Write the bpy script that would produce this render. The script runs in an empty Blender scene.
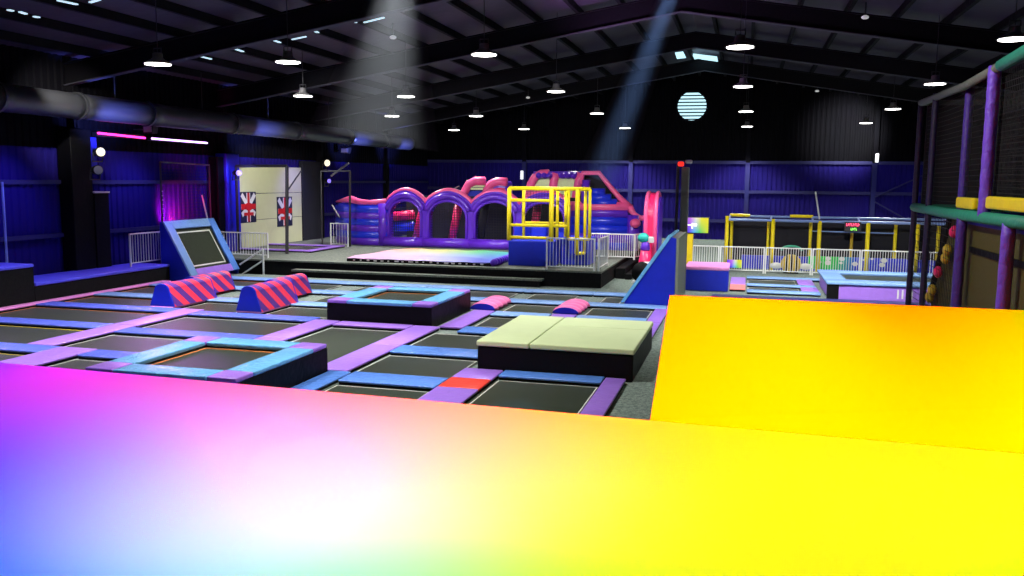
import bpy, bmesh, math, random
from mathutils import Vector, Matrix
random.seed(7)
SC = bpy.context.scene
COL = SC.collection
PI = math.pi

# ------------------------------------------------------------------ camera
F_PX, PITCH, YAW, ROLL, EYE = 872.34, .123604, .259913, -.00981129, 3.75
cy, sy, cp, sp = math.cos(YAW), math.sin(YAW), math.cos(PITCH), math.sin(PITCH)
FWD = Vector((-sy*cp, cy*cp, -sp))
RT0 = Vector((cy, sy, 0))
DN0 = FWD.cross(RT0)
cr, sr = math.cos(ROLL), math.sin(ROLL)
RT = cr*RT0 + sr*DN0
DN = -sr*RT0 + cr*DN0
def ray(px, py): return RT*((px-512)/F_PX) + DN*((py-288)/F_PX) + FWD
def aty(px, py, Y):                      # measured point on the plane y = Y
    d = ray(px, py); p = d*(Y/d.y); return Vector((p.x, Y, p.z+EYE))
def atx(px, py, X):
    d = ray(px, py); p = d*(X/d.x); return Vector((X, p.y, p.z+EYE))
def atz(px, py, Z):
    d = ray(px, py); p = d*((Z-EYE)/d.z); return Vector((p.x, p.y, Z))
cam = bpy.data.cameras.new('camera')
cam.sensor_width = 36; cam.lens = F_PX/1024*36; cam.clip_end = 300; cam.clip_start = .05
co = bpy.data.objects.new('camera', cam); COL.objects.link(co)
UP, BK = -DN, -FWD
co.matrix_world = Matrix(((RT.x, UP.x, BK.x, 0), (RT.y, UP.y, BK.y, 0), (RT.z, UP.z, BK.z, EYE), (0, 0, 0, 1)))
SC.camera = co

# ------------------------------------------------------------------ materials
def nm(name):
    m = bpy.data.materials.new(name); m.use_nodes = True
    return m, m.node_tree.nodes, m.node_tree.links, m.node_tree.nodes['Principled BSDF']
def lin(c): return tuple(((v/255)/12.92 if v/255 <= .04045 else ((v/255+.055)/1.055)**2.4) for v in c)
def vinyl(name, rgb, rough=.42, bump=.25, scale=6., var=.12, spec=.4):
    m, N, L, b = nm(name)
    tc = N.new('ShaderNodeTexCoord'); nz = N.new('ShaderNodeTexNoise'); nz.inputs['Scale'].default_value = scale
    nz.inputs['Detail'].default_value = 4; nz.inputs['Distortion'].default_value = .8; L.new(tc.outputs['Object'], nz.inputs['Vector'])
    mx = N.new('ShaderNodeMix'); mx.data_type = 'RGBA'
    c = rgb if max(rgb) <= 1 else lin(rgb)
    mx.inputs[6].default_value = (*[v*(1-var) for v in c], 1); mx.inputs[7].default_value = (*[min(1, v*(1+var)) for v in c], 1)
    L.new(nz.outputs['Fac'], mx.inputs[0]); L.new(mx.outputs[2], b.inputs['Base Color'])
    b.inputs['Roughness'].default_value = rough; b.inputs['Specular IOR Level'].default_value = spec
    if bump:
        bp = N.new('ShaderNodeBump'); bp.inputs['Strength'].default_value = bump; bp.inputs['Distance'].default_value = .06
        L.new(nz.outputs['Fac'], bp.inputs['Height']); L.new(bp.outputs['Normal'], b.inputs['Normal'])
    return m
def metal(name, rgb, rough=.4, met=.9, spec=.5):
    m, N, L, b = nm(name); b.inputs['Specular IOR Level'].default_value = spec
    tc = N.new('ShaderNodeTexCoord'); nz = N.new('ShaderNodeTexNoise'); nz.inputs['Scale'].default_value = 9
    L.new(tc.outputs['Object'], nz.inputs['Vector'])
    mr = N.new('ShaderNodeMapRange'); mr.inputs['To Min'].default_value = rough*.8; mr.inputs['To Max'].default_value = rough*1.25
    L.new(nz.outputs['Fac'], mr.inputs['Value']); L.new(mr.outputs['Result'], b.inputs['Roughness'])
    b.inputs['Base Color'].default_value = (*(rgb if max(rgb) <= 1 else lin(rgb)), 1); b.inputs['Metallic'].default_value = met
    return m
def glow(name, rgb, st):
    m, N, L, b = nm(name)
    c = rgb if max(rgb) <= 1 else lin(rgb)
    b.inputs['Base Color'].default_value = (*c, 1); b.inputs['Emission Color'].default_value = (*c, 1); b.inputs['Emission Strength'].default_value = st
    return m
def carpet(name, a, bcol, scale=60, rough=.95):
    m, N, L, b = nm(name)
    tc = N.new('ShaderNodeTexCoord'); n1 = N.new('ShaderNodeTexNoise'); n1.inputs['Scale'].default_value = scale; n1.inputs['Detail'].default_value = 6
    n2 = N.new('ShaderNodeTexNoise'); n2.inputs['Scale'].default_value = 14; n2.inputs['Detail'].default_value = 6
    L.new(tc.outputs['Object'], n1.inputs['Vector']); L.new(tc.outputs['Object'], n2.inputs['Vector'])
    ad = N.new('ShaderNodeMath'); ad.operation = 'ADD'; L.new(n1.outputs['Fac'], ad.inputs[0]); L.new(n2.outputs['Fac'], ad.inputs[1])
    rp = N.new('ShaderNodeValToRGB'); rp.color_ramp.elements[0].position = .42; rp.color_ramp.elements[1].position = .62
    hf = N.new('ShaderNodeMath'); hf.operation = 'MULTIPLY'; hf.inputs[1].default_value = .5; L.new(ad.outputs[0], hf.inputs[0])
    rp.color_ramp.elements[0].color = (*a, 1); rp.color_ramp.elements[1].color = (*bcol, 1)
    L.new(hf.outputs[0], rp.inputs['Fac']); L.new(rp.outputs['Color'], b.inputs['Base Color'])
    b.inputs['Roughness'].default_value = rough; b.inputs['Specular IOR Level'].default_value = .2
    bp = N.new('ShaderNodeBump'); bp.inputs['Strength'].default_value = .4; bp.inputs['Distance'].default_value = .01
    L.new(n1.outputs['Fac'], bp.inputs['Height']); L.new(bp.outputs['Normal'], b.inputs['Normal'])
    return m
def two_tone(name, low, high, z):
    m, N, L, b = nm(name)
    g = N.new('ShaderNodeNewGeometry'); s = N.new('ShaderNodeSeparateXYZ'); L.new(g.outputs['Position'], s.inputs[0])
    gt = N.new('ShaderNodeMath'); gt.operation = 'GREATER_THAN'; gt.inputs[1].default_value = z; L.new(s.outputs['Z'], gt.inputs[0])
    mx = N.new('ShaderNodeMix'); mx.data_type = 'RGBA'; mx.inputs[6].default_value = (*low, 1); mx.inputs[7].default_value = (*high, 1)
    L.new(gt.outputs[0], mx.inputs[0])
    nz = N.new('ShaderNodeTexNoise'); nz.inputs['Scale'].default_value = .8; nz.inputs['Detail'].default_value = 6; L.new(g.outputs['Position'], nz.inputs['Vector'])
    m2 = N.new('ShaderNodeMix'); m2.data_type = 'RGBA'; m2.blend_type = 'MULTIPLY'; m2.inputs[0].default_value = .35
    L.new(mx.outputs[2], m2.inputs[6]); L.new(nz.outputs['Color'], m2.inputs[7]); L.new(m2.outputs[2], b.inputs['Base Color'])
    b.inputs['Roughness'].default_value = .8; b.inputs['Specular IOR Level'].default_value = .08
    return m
def stripes(name, c1, c2, freq, slant):
    m, N, L, b = nm(name)
    tc = N.new('ShaderNodeTexCoord'); s = N.new('ShaderNodeSeparateXYZ'); L.new(tc.outputs['Object'], s.inputs[0])
    mu = N.new('ShaderNodeMath'); mu.operation = 'MULTIPLY_ADD'; mu.inputs[1].default_value = slant; L.new(s.outputs['Z'], mu.inputs[0]); L.new(s.outputs['Y'], mu.inputs[2])
    f = N.new('ShaderNodeMath'); f.operation = 'MULTIPLY'; f.inputs[1].default_value = freq; L.new(mu.outputs[0], f.inputs[0])
    fr = N.new('ShaderNodeMath'); fr.operation = 'FRACT'; L.new(f.outputs[0], fr.inputs[0])
    gt = N.new('ShaderNodeMath'); gt.operation = 'GREATER_THAN'; gt.inputs[1].default_value = .5; L.new(fr.outputs[0], gt.inputs[0])
    mx = N.new('ShaderNodeMix'); mx.data_type = 'RGBA'; mx.inputs[6].default_value = (*lin(c1), 1); mx.inputs[7].default_value = (*lin(c2), 1)
    L.new(gt.outputs[0], mx.inputs[0]); L.new(mx.outputs[2], b.inputs['Base Color']); b.inputs['Roughness'].default_value = .45
    nz = N.new('ShaderNodeTexNoise'); nz.inputs['Scale'].default_value = 7; L.new(tc.outputs['Object'], nz.inputs['Vector'])
    bp = N.new('ShaderNodeBump'); bp.inputs['Strength'].default_value = .3; bp.inputs['Distance'].default_value = .03
    L.new(nz.outputs['Fac'], bp.inputs['Height']); L.new(bp.outputs['Normal'], b.inputs['Normal'])
    return m
def print_grad(name, top, bot, ax, az, emit=0, rough=.4):
    """printed (or on-screen) rainbow artwork: two colour ramps along x blended along a second axis"""
    m, N, L, b = nm(name)
    tc = N.new('ShaderNodeTexCoord'); s = N.new('ShaderNodeSeparateXYZ'); L.new(tc.outputs['Generated'], s.inputs[0])
    def rp(st):
        r = N.new('ShaderNodeValToRGB'); e = r.color_ramp.elements
        e[0].position, e[0].color = st[0][0], (*lin(st[0][1]), 1); e[1].position, e[1].color = st[-1][0], (*lin(st[-1][1]), 1)
        for p, c in st[1:-1]:
            q = e.new(p); q.color = (*lin(c), 1)
        L.new(s.outputs[ax], r.inputs['Fac']); return r
    a, c = rp(top), rp(bot)
    mx = N.new('ShaderNodeMix'); mx.data_type = 'RGBA'; L.new(s.outputs[az], mx.inputs[0])
    L.new(c.outputs['Color'], mx.inputs[6]); L.new(a.outputs['Color'], mx.inputs[7])
    b.inputs['Roughness'].default_value = rough
    if not emit: L.new(mx.outputs[2], b.inputs['Base Color'])
    else: b.inputs['Base Color'].default_value = (.01, .01, .01, 1)
    if emit:
        L.new(mx.outputs[2], b.inputs['Emission Color']); b.inputs['Emission Strength'].default_value = emit
    return m

M = {
 'blue':   vinyl('pad_blue_vinyl', (.10, .25, .72), .27, .7, 6),
 'sky':    vinyl('pad_sky_blue_vinyl', (.15, .46, .78), .26, .7, 6),
 'pale':   vinyl('pad_pale_and_lit_blue_vinyl', (.22, .40, .78), .27, .6, 6),  # far court rows use it for whiter light put into the colour
 'blue_violet_lit': vinyl('pad_blue_violet_lit_vinyl', (.10, .15, .68), .27, .7, 6),  # same blue pads, violet light put into the colour
 'navy':   vinyl('pad_navy_vinyl', (.01, .012, .12), .45, .3, 6),
 'greypanel': vinyl('grey_green_panel', (.2, .23, .17), .6, .2, 4),
 'purple': vinyl('pad_purple_vinyl', (.34, .17, .72), .32, .3, 5),
 'pinkpad': vinyl('pad_pink_vinyl', (.72, .25, .62), .4, .3, 5),
 'red':    vinyl('pad_red_vinyl', (.8, .05, .03), .4, .3, 5),
 'salmon': vinyl('pad_salmon_vinyl', (.75, .2, .2), .45, .2, 5),
 'royal':  vinyl('royal_blue_vinyl', (.004, .02, .5), .5, .15, 3),
 'deepblue': vinyl('deep_blue_vinyl', (.015, .03, .55), .4, .2, 3),
 'black':  vinyl('black_vinyl', (.003, .003, .0042), .55, .25, 5, .12, .12),
 'matblack': carpet('matt_black_carpet', (.0025, .0025, .004), (.006, .007, .007)),
 'mat':    carpet('trampoline_bed_mesh', (.027, .035, .022), (.048, .058, .037), 140, .32),
 'white':  vinyl('white_webbing', (.75, .75, .7), .6, 0),
 'orange': vinyl('orange_webbing', (.65, .2, .05), .6, 0),
 'floor':  carpet('charcoal_carpet', (.10, .135, .12), (.27, .33, .29), 40),
 'stagecarpet': carpet('stage_grey_carpet', (.10, .115, .10), (.19, .21, .18), 30),
 'beige':  vinyl('pale_green_foam_cover', (.62, .74, .40), .6, .15, 2.5, .06),
 'seam':   vinyl('dark_seam', (.08, .09, .06), .7, 0),
 'padwhite': vinyl('white_airbag_vinyl', (.80, .80, .80), .85, 0, 1.5, .005, .0),  # plain base; its printed rainbow comes from the added coloured spots
 'padyellow': vinyl('yellow_airbag_vinyl', (.86, .78, .02), .85, 0, 1.5, .005, .0),
 'yellow': vinyl('yellow_padding', (.9, .72, .01), .45, .2, 5),
 'yellowdim': vinyl('ochre_padding', (.6, .42, .03), .45, .2, 5),
 'ipurple': vinyl('inflatable_purple', (.12, .022, .60), .3, .3, 3, .15, .6),
 'iblue':  vinyl('inflatable_blue', (.012, .035, .75), .3, .3, 3, .15, .6),
 'ipink':  vinyl('inflatable_pink', (.95, .11, .33), .35, .3, 3, .12, .5),
 'ired':   vinyl('inflatable_crimson', (.9, .02, .15), .35, .3, 3, .15, .5),
 'igrey':  vinyl('inflatable_pale_panel', (.66, .78, .42), .5, .3, 8),
 'net':    vinyl('black_net_cord', (.012, .012, .014), .8, 0),
 'dark':   vinyl('dark_interior_fabric', (.010, .010, .018), .8, .2, 3),
 'olive':  vinyl('olive_net_sheet', (.08, .069, .009), .7, .3, 30),
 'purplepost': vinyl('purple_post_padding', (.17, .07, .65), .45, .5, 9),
 'shadedpurple': vinyl('shaded_purple_post_padding', (.06, .028, .27), .45, .5, 9),  # darker copy of the purple posts, shade behind the net put in
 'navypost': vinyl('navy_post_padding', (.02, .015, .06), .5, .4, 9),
 'green':  vinyl('green_rail_padding', (.03, .30, .19), .5, .4, 9),
 'greydark': vinyl('dark_grey_padding', (.13, .145, .12), .5, .4, 9),
 'whitepaint': metal('white_painted_steel', (.72, .74, .74), .4, .1),
 'bluepaint': metal('pale_blue_painted_steel', (.22, .32, .68), .4, .1),
 'steel':  metal('dark_steel', (.03, .03, .035), .45, .3),
 'greysteel': metal('grey_steel', (.12, .12, .14), .45, .4),
 'duct':   metal('galvanised_duct', (.10, .104, .12), .36, .75),
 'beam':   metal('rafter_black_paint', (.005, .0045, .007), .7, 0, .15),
 'beamedge': metal('rafter_flange_grey', (.05, .048, .065), .6, 0, .3),  # lower flange is paler than the beam web
 'roof':   vinyl('roof_lining', (.045, .034, .058), .6, .2, 2, .3),
 'wall':   two_tone('wall_paint_with_upper_shade', (.016, .010, .16), (.0022, .0022, .0045), 5.0),  # dark upper tone is part paint, part light falloff put into the colour
 'wallside': two_tone('side_wall_paint_with_upper_shade', (.017, .010, .19), (.004, .004, .007), 4.65),  # upper falloff put into the paint colour here too, starting lower
 'wallpost': two_tone('post_paint_with_upper_shade', (.035, .035, .15), (.003, .003, .006), 5.0),  # posts turn dark up high, the light falloff put into the colour
 'girt':   metal('girt_blue_grey', (.028, .028, .12), .6, 0, .2),
 'benchtop': vinyl('bench_blue_vinyl', (.08, .085, .8), .4, .2, 4),
 'board':  vinyl('cream_wall_board', (.60, .62, .36), .6, .05, 2, .06),
 'columnbluelit': vinyl('column_blue_lit', (.02, .02, .5), .5, .05, 3),  # blue light on the column and pillar flange, put into the base colour
 'speaker': vinyl('speaker_black', (.01, .01, .012), .5, 0),
 'speakergrille': vinyl('speaker_grey_face', (.25, .25, .3), .6, .2, 60),
 'flagnavy': vinyl('flag_navy', (.012, .014, .05), .5, 0),
 'flagwhite': vinyl('flag_white', (.7, .7, .7), .5, 0),
 'flagred': vinyl('flag_red', (.55, .01, .015), .5, 0),
 'lamp':   glow('lamp_lens', (1, .97, .92), 9),
 'lampbody': metal('lamp_housing', (.2, .2, .2), .5, .5),
 'ledpink': glow('led_tube_pink', (1, .03, .35), 5),
 'ledviolet': glow('led_tube_violet', (.65, .35, 1), 5),
 'daylight': glow('daylight_glass', (.50, .82, .92), 1.3),
 'skyglint': glow('skylight_glint', (.6, .85, .95), 1.0),  # glints on purlins and skylights, put in as glowing slots
 'redlamp': glow('red_lamp', (1, .03, .02), 1.0),
 'redtext': glow('red_led_text', (1, .05, .15), 3),
 'greentext': glow('green_led_text', (.25, 1, .1), 2.0),
 'white_em': glow('spot_lens_white', (1, .92, .7), .95),
 'violet_em': glow('spot_lens_violet', (.3, .22, 1), .9),
 'sign': print_grad('rainbow_screen', [(0, (90, 20, 255)), (.35, (225, 120, 255)), (.55, (255, 250, 240)), (.75, (255, 245, 20)), (1, (255, 235, 0))],
                    [(0, (70, 20, 230)), (.3, (70, 50, 255)), (.5, (60, 190, 255)), (.7, (60, 220, 120)), (1, (220, 240, 10))], 0, 2, .85),
 'mat_print': print_grad('rainbow_airbag_print', [(0, (190, 125, 130)), (.22, (205, 150, 85)), (.5, (190, 190, 75)), (.75, (85, 195, 85)), (1, (60, 180, 185))],
                    [(0, (195, 150, 185)), (.35, (185, 160, 205)), (.7, (150, 150, 215)), (1, (95, 100, 215))], 0, 1),
 'stripe': stripes('red_purple_striped_cover', (235, 55, 85), (85, 45, 140), 1.6, 1.0),
 'pinkroll': vinyl('pink_roll_cover', (.8, .18, .42), .4, .3, 4),
 'bannergreen': print_grad('green_to_blue_banner', [(0, (20, 225, 30)), (.3, (15, 200, 70)), (.5, (20, 60, 220)), (1, (20, 30, 200))], [(0, (20, 190, 30)), (.3, (15, 170, 100)), (.5, (20, 40, 200)), (1, (20, 25, 170))], 0, 2),
 'teal':  vinyl('teal_foam', (.02, .5, .42), .5, .1),
}

# ------------------------------------------------------------------ geometry helpers
def box(bm, x0, x1, y0, y1, z0, z1):
    v = [bm.verts.new((x, y, z)) for z in (z0, z1) for y in (y0, y1) for x in (x0, x1)]
    for f in ((0, 2, 3, 1), (4, 5, 7, 6), (0, 1, 5, 4), (2, 6, 7, 3), (0, 4, 6, 2), (1, 3, 7, 5)): bm.faces.new([v[i] for i in f])
def BOX(x0, x1, y0, y1, z0, z1, bev=0, seg=2):
    bm = bmesh.new(); box(bm, x0, x1, y0, y1, z0, z1)
    if bev: bmesh.ops.bevel(bm, geom=bm.edges[:], offset=bev, segments=seg, profile=.5, affect='EDGES')
    return bm
def tube(bm, pts, r, n=8, closed=False):
    pts = [Vector(p) for p in pts]; k = len(pts); rings = []; prev = None
    rr = r if isinstance(r, (list, tuple)) else [r]*k
    for i, p in enumerate(pts):
        if closed: d = (pts[(i+1) % k]-pts[i-1])
        else: d = pts[min(i+1, k-1)]-pts[max(i-1, 0)]
        d.normalize()
        if prev is None:
            a = Vector((0, 0, 1)) if abs(d.z) < .9 else Vector((1, 0, 0))
            u = d.cross(a).normalized()
        else:
            u = (prev-d*prev.dot(d)).normalized()
        prev = u; w = d.cross(u)
        rings.append([bm.verts.new(p+(u*math.cos(t*2*PI/n)+w*math.sin(t*2*PI/n))*rr[i]) for t in range(n)])
    for i in range(k if closed else k-1):
        A, B = rings[i], rings[(i+1) % k]
        for t in range(n): bm.faces.new((A[t], A[(t+1) % n], B[(t+1) % n], B[t]))
    if not closed: bm.faces.new(rings[0][::-1]); bm.faces.new(rings[-1])
def TUBE(pts, r, n=8, closed=False):
    bm = bmesh.new(); tube(bm, pts, r, n, closed); return bm
def prism(bm, poly, ax, a0, a1):
    """poly: 2-D outline in the plane normal to ax ('x': (y,z), 'y': (x,z), 'z': (x,y))"""
    def P(u, v, a): return {'x': (a, u, v), 'y': (u, a, v), 'z': (u, v, a)}[ax]
    A = [bm.verts.new(P(u, v, a0)) for u, v in poly]; B = [bm.verts.new(P(u, v, a1)) for u, v in poly]; n = len(poly)
    for i in range(n): bm.faces.new((A[i], A[(i+1) % n], B[(i+1) % n], B[i]))
    bm.faces.new(A[::-1]); bm.faces.new(B)
def PRISM(poly, ax, a0, a1, bev=0, seg=2):
    bm = bmesh.new(); prism(bm, poly, ax, a0, a1)
    bmesh.ops.recalc_face_normals(bm, faces=bm.faces[:])
    if bev: bmesh.ops.bevel(bm, geom=bm.edges[:], offset=bev, segments=seg, profile=.5, affect='EDGES')
    return bm
def lathe(bm, prof, n=24, c=(0, 0, 0)):
    rings = []
    for r, z in prof:
        rings.append([bm.verts.new((c[0]+max(r, 1e-4)*math.cos(t*2*PI/n), c[1]+max(r, 1e-4)*math.sin(t*2*PI/n), c[2]+z)) for t in range(n)])
    for a, b in zip(rings, rings[1:]):
        for t in range(n): bm.faces.new((a[t], a[(t+1) % n], b[(t+1) % n], b[t]))
    bm.faces.new(rings[0][::-1]); bm.faces.new(rings[-1])
def LATHE(prof, n=24, c=(0, 0, 0)):
    bm = bmesh.new(); lathe(bm, prof, n, c); return bm
def ELL(c, r, seg=20):
    bm = bmesh.new(); bmesh.ops.create_uvsphere(bm, u_segments=seg, v_segments=seg//2, radius=1)
    for v in bm.verts: v.co = Vector((v.co.x*r[0]+c[0], v.co.y*r[1]+c[1], v.co.z*r[2]+c[2]))
    return bm
def wpos(o):
    p = Vector((0, 0, 0))
    while o: p += o.location; o = o.parent
    return p
def obj(name, bm, mat, parent=None, smooth=False):
    bmesh.ops.recalc_face_normals(bm, faces=bm.faces[:])
    if parent is not None: off = wpos(parent); loc = Vector((0, 0, 0))
    else:
        xs = [v.co for v in bm.verts]
        lo = Vector([min(c[i] for c in xs) for i in range(3)]); hi = Vector([max(c[i] for c in xs) for i in range(3)])
        off = Vector(((lo.x+hi.x)/2, (lo.y+hi.y)/2, lo.z)); loc = off
    for v in bm.verts: v.co -= off
    me = bpy.data.meshes.new(name); bm.to_mesh(me); bm.free()
    me.materials.append(M[mat] if isinstance(mat, str) else mat)
    if smooth:
        for p in me.polygons: p.use_smooth = True
    o = bpy.data.objects.new(name, me); COL.objects.link(o); o.location = loc
    if parent is not None: o.parent = parent
    return o
def tag(o, label, cat, group=None, kind=None):
    o['label'] = label; o['category'] = cat
    if group: o['group'] = group
    if kind: o['kind'] = kind
    return o
def thing(name, label, cat, loc, group=None):
    o = bpy.data.objects.new(name, None); COL.objects.link(o); o.location = loc; o.empty_display_size = .2
    return tag(o, label, cat, group)
def struct(name, bm, mat, label=None, cat=None, parent=None, smooth=False):
    o = obj(name, bm, mat, parent, smooth)
    if parent is None:
        o['kind'] = 'structure'; o['label'] = label or name.replace('_', ' '); o['category'] = cat or name.split('_')[0]
    return o
def dup(root, loc, label=None, group=None, rot=None):
    r = root.copy(); COL.objects.link(r); r.location = loc
    if rot is not None: r.rotation_euler = rot
    if label: r['label'] = label
    if group: r['group'] = group
    for ch in list(root.children):
        c = ch.copy(); COL.objects.link(c); c.parent = r
        for g in list(ch.children):
            d = g.copy(); COL.objects.link(d); d.parent = c
    return r
ORD = ['first', 'second', 'third', 'fourth', 'fifth', 'sixth', 'seventh', 'eighth', 'ninth']
FZ = -.1                                   # hall floor, pad tops lie at 0

# ------------------------------------------------------------------ the hall
XL, XR, YB, YF, XC = -22.4, 17.2, 60.0, -6.0, -2.6
def soffit(x): return 10.0-.165*abs(x-XC)       # underside of the rafters
def sheet(bm, p0, p1, zf, n, depth, nrm):
    """trapezoidal profiled sheet standing on the line p0-p1"""
    p0 = Vector(p0); p1 = Vector(p1); nrm = Vector(nrm); d = (p1-p0)
    pts = []
    for i in range(n):
        for t, h in ((0, 0), (.35, 0), (.5, 1), (.85, 1)): pts.append((p0+d*((i+t)/n)+nrm*(h*depth)))
    pts.append(p1)
    lo = [bm.verts.new((p.x, p.y, FZ)) for p in pts]; hi = [bm.verts.new((p.x, p.y, zf(p))) for p in pts]
    for i in range(len(pts)-1): bm.faces.new((lo[i], lo[i+1], hi[i+1], hi[i]))
struct('floor', BOX(XL-.5, XR+.5, YF-.5, YB+.5, FZ-.2, FZ), 'floor', 'charcoal carpeted hall floor', 'floor')
bm = bmesh.new(); sheet(bm, (XL, YB, 0), (XR, YB, 0), lambda p: soffit(p.x)+1.3, 132, .05, (0, -1, 0))
box(bm, XL-.4, XR+.4, YB+.1, YB+.3, FZ, 11.6)
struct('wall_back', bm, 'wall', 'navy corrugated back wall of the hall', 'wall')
bm = bmesh.new(); sheet(bm, (XL, YF, 0), (XL, YB, 0), lambda p: 8.2, 220, .05, (1, 0, 0)); box(bm, XL-.3, XL-.1, YF, YB, FZ, 8.4)
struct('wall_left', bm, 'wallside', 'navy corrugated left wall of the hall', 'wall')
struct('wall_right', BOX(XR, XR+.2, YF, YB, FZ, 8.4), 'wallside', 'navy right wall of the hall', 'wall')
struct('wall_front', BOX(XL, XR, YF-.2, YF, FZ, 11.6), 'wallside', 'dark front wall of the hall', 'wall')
bm = bmesh.new()
for xa, xb in ((XL-.4, XC), (XC, XR+.4)):
    za, zb = soffit(xa)+1.0, soffit(xb)+1.0
    prism(bm, [(xa, za), (xb, zb), (xb, zb+.08), (xa, za+.08)], 'y', YF-.3, YB+.3)
struct('ceiling', bm, 'roof', 'pitched roof lining of the hall', 'ceiling')
x = XL+1.2
k = 0
while x < XR-.5:
    if abs(x-XC) > .4:
        z = soffit(x)+.74
        struct('roof_purlin', BOX(x-.07, x+.07, YF, YB, z, z+.26), 'beam', 'dark roof purlin, number %d counted from the left wall' % (k+1), 'purlin'); k += 1
    x += 1.63
frames = [7.6, 16.4, 25.2, 34.0, 43.0, 52.0]
fl = ['above the camera', 'nearest ahead', 'second nearest', 'third nearest', 'fourth nearest', 'farthest']
for Y, w in zip(frames, fl):
    bm = bmesh.new()
    for xa, xb in ((XL, XC), (XC, XR)):
        za, zb = soffit(xa), soffit(xb)
        prism(bm, [(xa, za+.03), (xb, zb+.03), (xb, zb+.72), (xa, za+.72)], 'y', Y-.03, Y+.03)
        prism(bm, [(xa, za+.69), (xb, zb+.69), (xb, zb+.74), (xa, za+.74)], 'y', Y-.14, Y+.14)
    r = struct('roof_beam', bm, 'beam', 'black pitched roof rafter, %s across the hall' % w, 'rafter')
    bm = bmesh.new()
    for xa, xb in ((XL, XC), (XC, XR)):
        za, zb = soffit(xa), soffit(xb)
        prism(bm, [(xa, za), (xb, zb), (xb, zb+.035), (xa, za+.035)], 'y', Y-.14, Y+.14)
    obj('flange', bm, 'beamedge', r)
for Y, w in zip(frames[1:], fl[1:]):
    for xw, s, sd in ((XL+.06, 1, 'left'), (XR, -1, 'right')):
        bm = bmesh.new(); a, b_ = sorted((xw, xw+.32*s)); box(bm, a, b_, Y-.03, Y+.03, FZ, soffit(xw))
        for e in (xw, xw+.29*s):
            a, b_ = sorted((e, e+.03*s)); box(bm, a, b_, Y-.12, Y+.12, FZ, soffit(xw))
        struct('wall_column', bm, 'beam', 'black steel column under the %s rafter on the %s wall' % (w, sd), 'column')
for i, px in enumerate((525, 631, 747, 873)):
    X = aty(px, 185, YB).x
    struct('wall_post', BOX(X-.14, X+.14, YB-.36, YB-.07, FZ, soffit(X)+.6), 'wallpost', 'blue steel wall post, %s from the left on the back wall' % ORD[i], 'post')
for z, n in ((1.15, 'lowest'), (3.1, 'middle'), (5.02, 'top')):
    struct('wall_girt', BOX(XL+.1, XR, YB-.22, YB-.06, z-.1, z+.1), 'girt', '%s horizontal steel girt on the back wall' % n, 'girt')
for z, n in ((1.75, 'lower'), (3.52, 'upper')):
    struct('wall_girt', BOX(XL+.06, XL+.2, 10, YB-.3, z-.07, z+.07), 'girt', '%s horizontal steel girt on the left wall' % n, 'girt')
for i, (a, b_) in enumerate((((875, 197), (935, 170)), ((875, 202), (940, 238)))):
    struct('wall_brace', TUBE([aty(*a, YB-.4), aty(*b_, YB-.4)], .05, 6), 'girt', ('rising', 'falling')[i]+' diagonal steel brace on the back wall', 'brace')
# round louvred gable vent
c = aty(692, 106, YB-.15); R_ = .98
w = struct('window_1', TUBE([(c.x+R_*math.cos(t*PI/20), YB-.14, c.z+R_*math.sin(t*PI/20)) for t in range(40)], .05, 6, True), 'beam', 'round louvred vent high on the back gable', 'vent')
bm = bmesh.new(); prism(bm, [(c.x+R_*math.cos(t*PI/20), c.z+R_*math.sin(t*PI/20)) for t in range(40)], 'y', YB-.09, YB-.07); obj('glass', bm, 'daylight', w)
bm = bmesh.new()
for i in range(9):
    z = c.z-R_+.22*(i+.5)+.01; hw = math.sqrt(max(.02, R_*R_-(z-c.z)**2)); box(bm, c.x-hw, c.x+hw, YB-.17, YB-.11, z-.04, z+.04)
obj('louvre', bm, 'beam', w)
# ridge skylight and short glowing roof slots for glints
def roof_slot(n, pts, mat, label):
    p = [Vector(q) for q in pts]
    bm = bmesh.new(); lo = [bm.verts.new(q) for q in p]; hi = [bm.verts.new(q+Vector((0, 0, .03))) for q in p]
    bm.faces.new(lo); bm.faces.new(hi)
    for i in range(len(p)): bm.faces.new((lo[i], lo[(i+1) % len(p)], hi[(i+1) % len(p)], hi[i]))
    return struct('window_%d' % n, bm, mat, label, 'skylight')
def on_roof(px, py, dz=.62):
    # meet the roof plane a little under the lining
    d = ray(px, py); s = -1 if px < 690 else 1
    # soffit(x)+dz = EYE + d.z t ;  soffit = 10 - .165*s*(x-XC)
    t = (10+dz+.165*s*XC-EYE)/(d.z+.165*s*d.x)
    return d*t+Vector((0, 0, EYE))
roof_slot(2, [on_roof(693, 54), on_roof(717, 57), on_roof(718, 62), on_roof(693, 61)], 'daylight', 'bright ridge skylight above the round vent')
roof_slot(3, [on_roof(675, 53), on_roof(683, 52), on_roof(686, 58), on_roof(677, 59)], 'daylight', 'small skylight left of the ridge skylight')
dashes = [(58, 1, 77, 5), (90, 3, 100, 0), (8, 10.5, 13, 11.5), (20, 12.5, 26, 14.5), (34, 17, 39, 18), (193, 55, 211, 59.5), (225, 46, 243, 52), (263, 37, 280, 43), (303, 27, 318, 33), (292, 40, 306, 37), (344, 18, 356, 23), (364, 23, 384, 18), (306, 83, 317, 86), (366, 70, 374, 72)]
for i, (a, b_, c_, d_) in enumerate(dashes):
    p, q = on_roof(a, b_, .66), on_roof(c_, d_, .66)
    n = (q-p).cross(Vector((0, 0, 1))).normalized()*.05
    roof_slot(4+i, [p-n, q-n, q+n, p+n], 'skyglint', 'thin bright roof glint slot, %s along from the left' % (ORD+['tenth', 'eleventh', 'twelfth', 'thirteenth', 'fourteenth'])[i])

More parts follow.
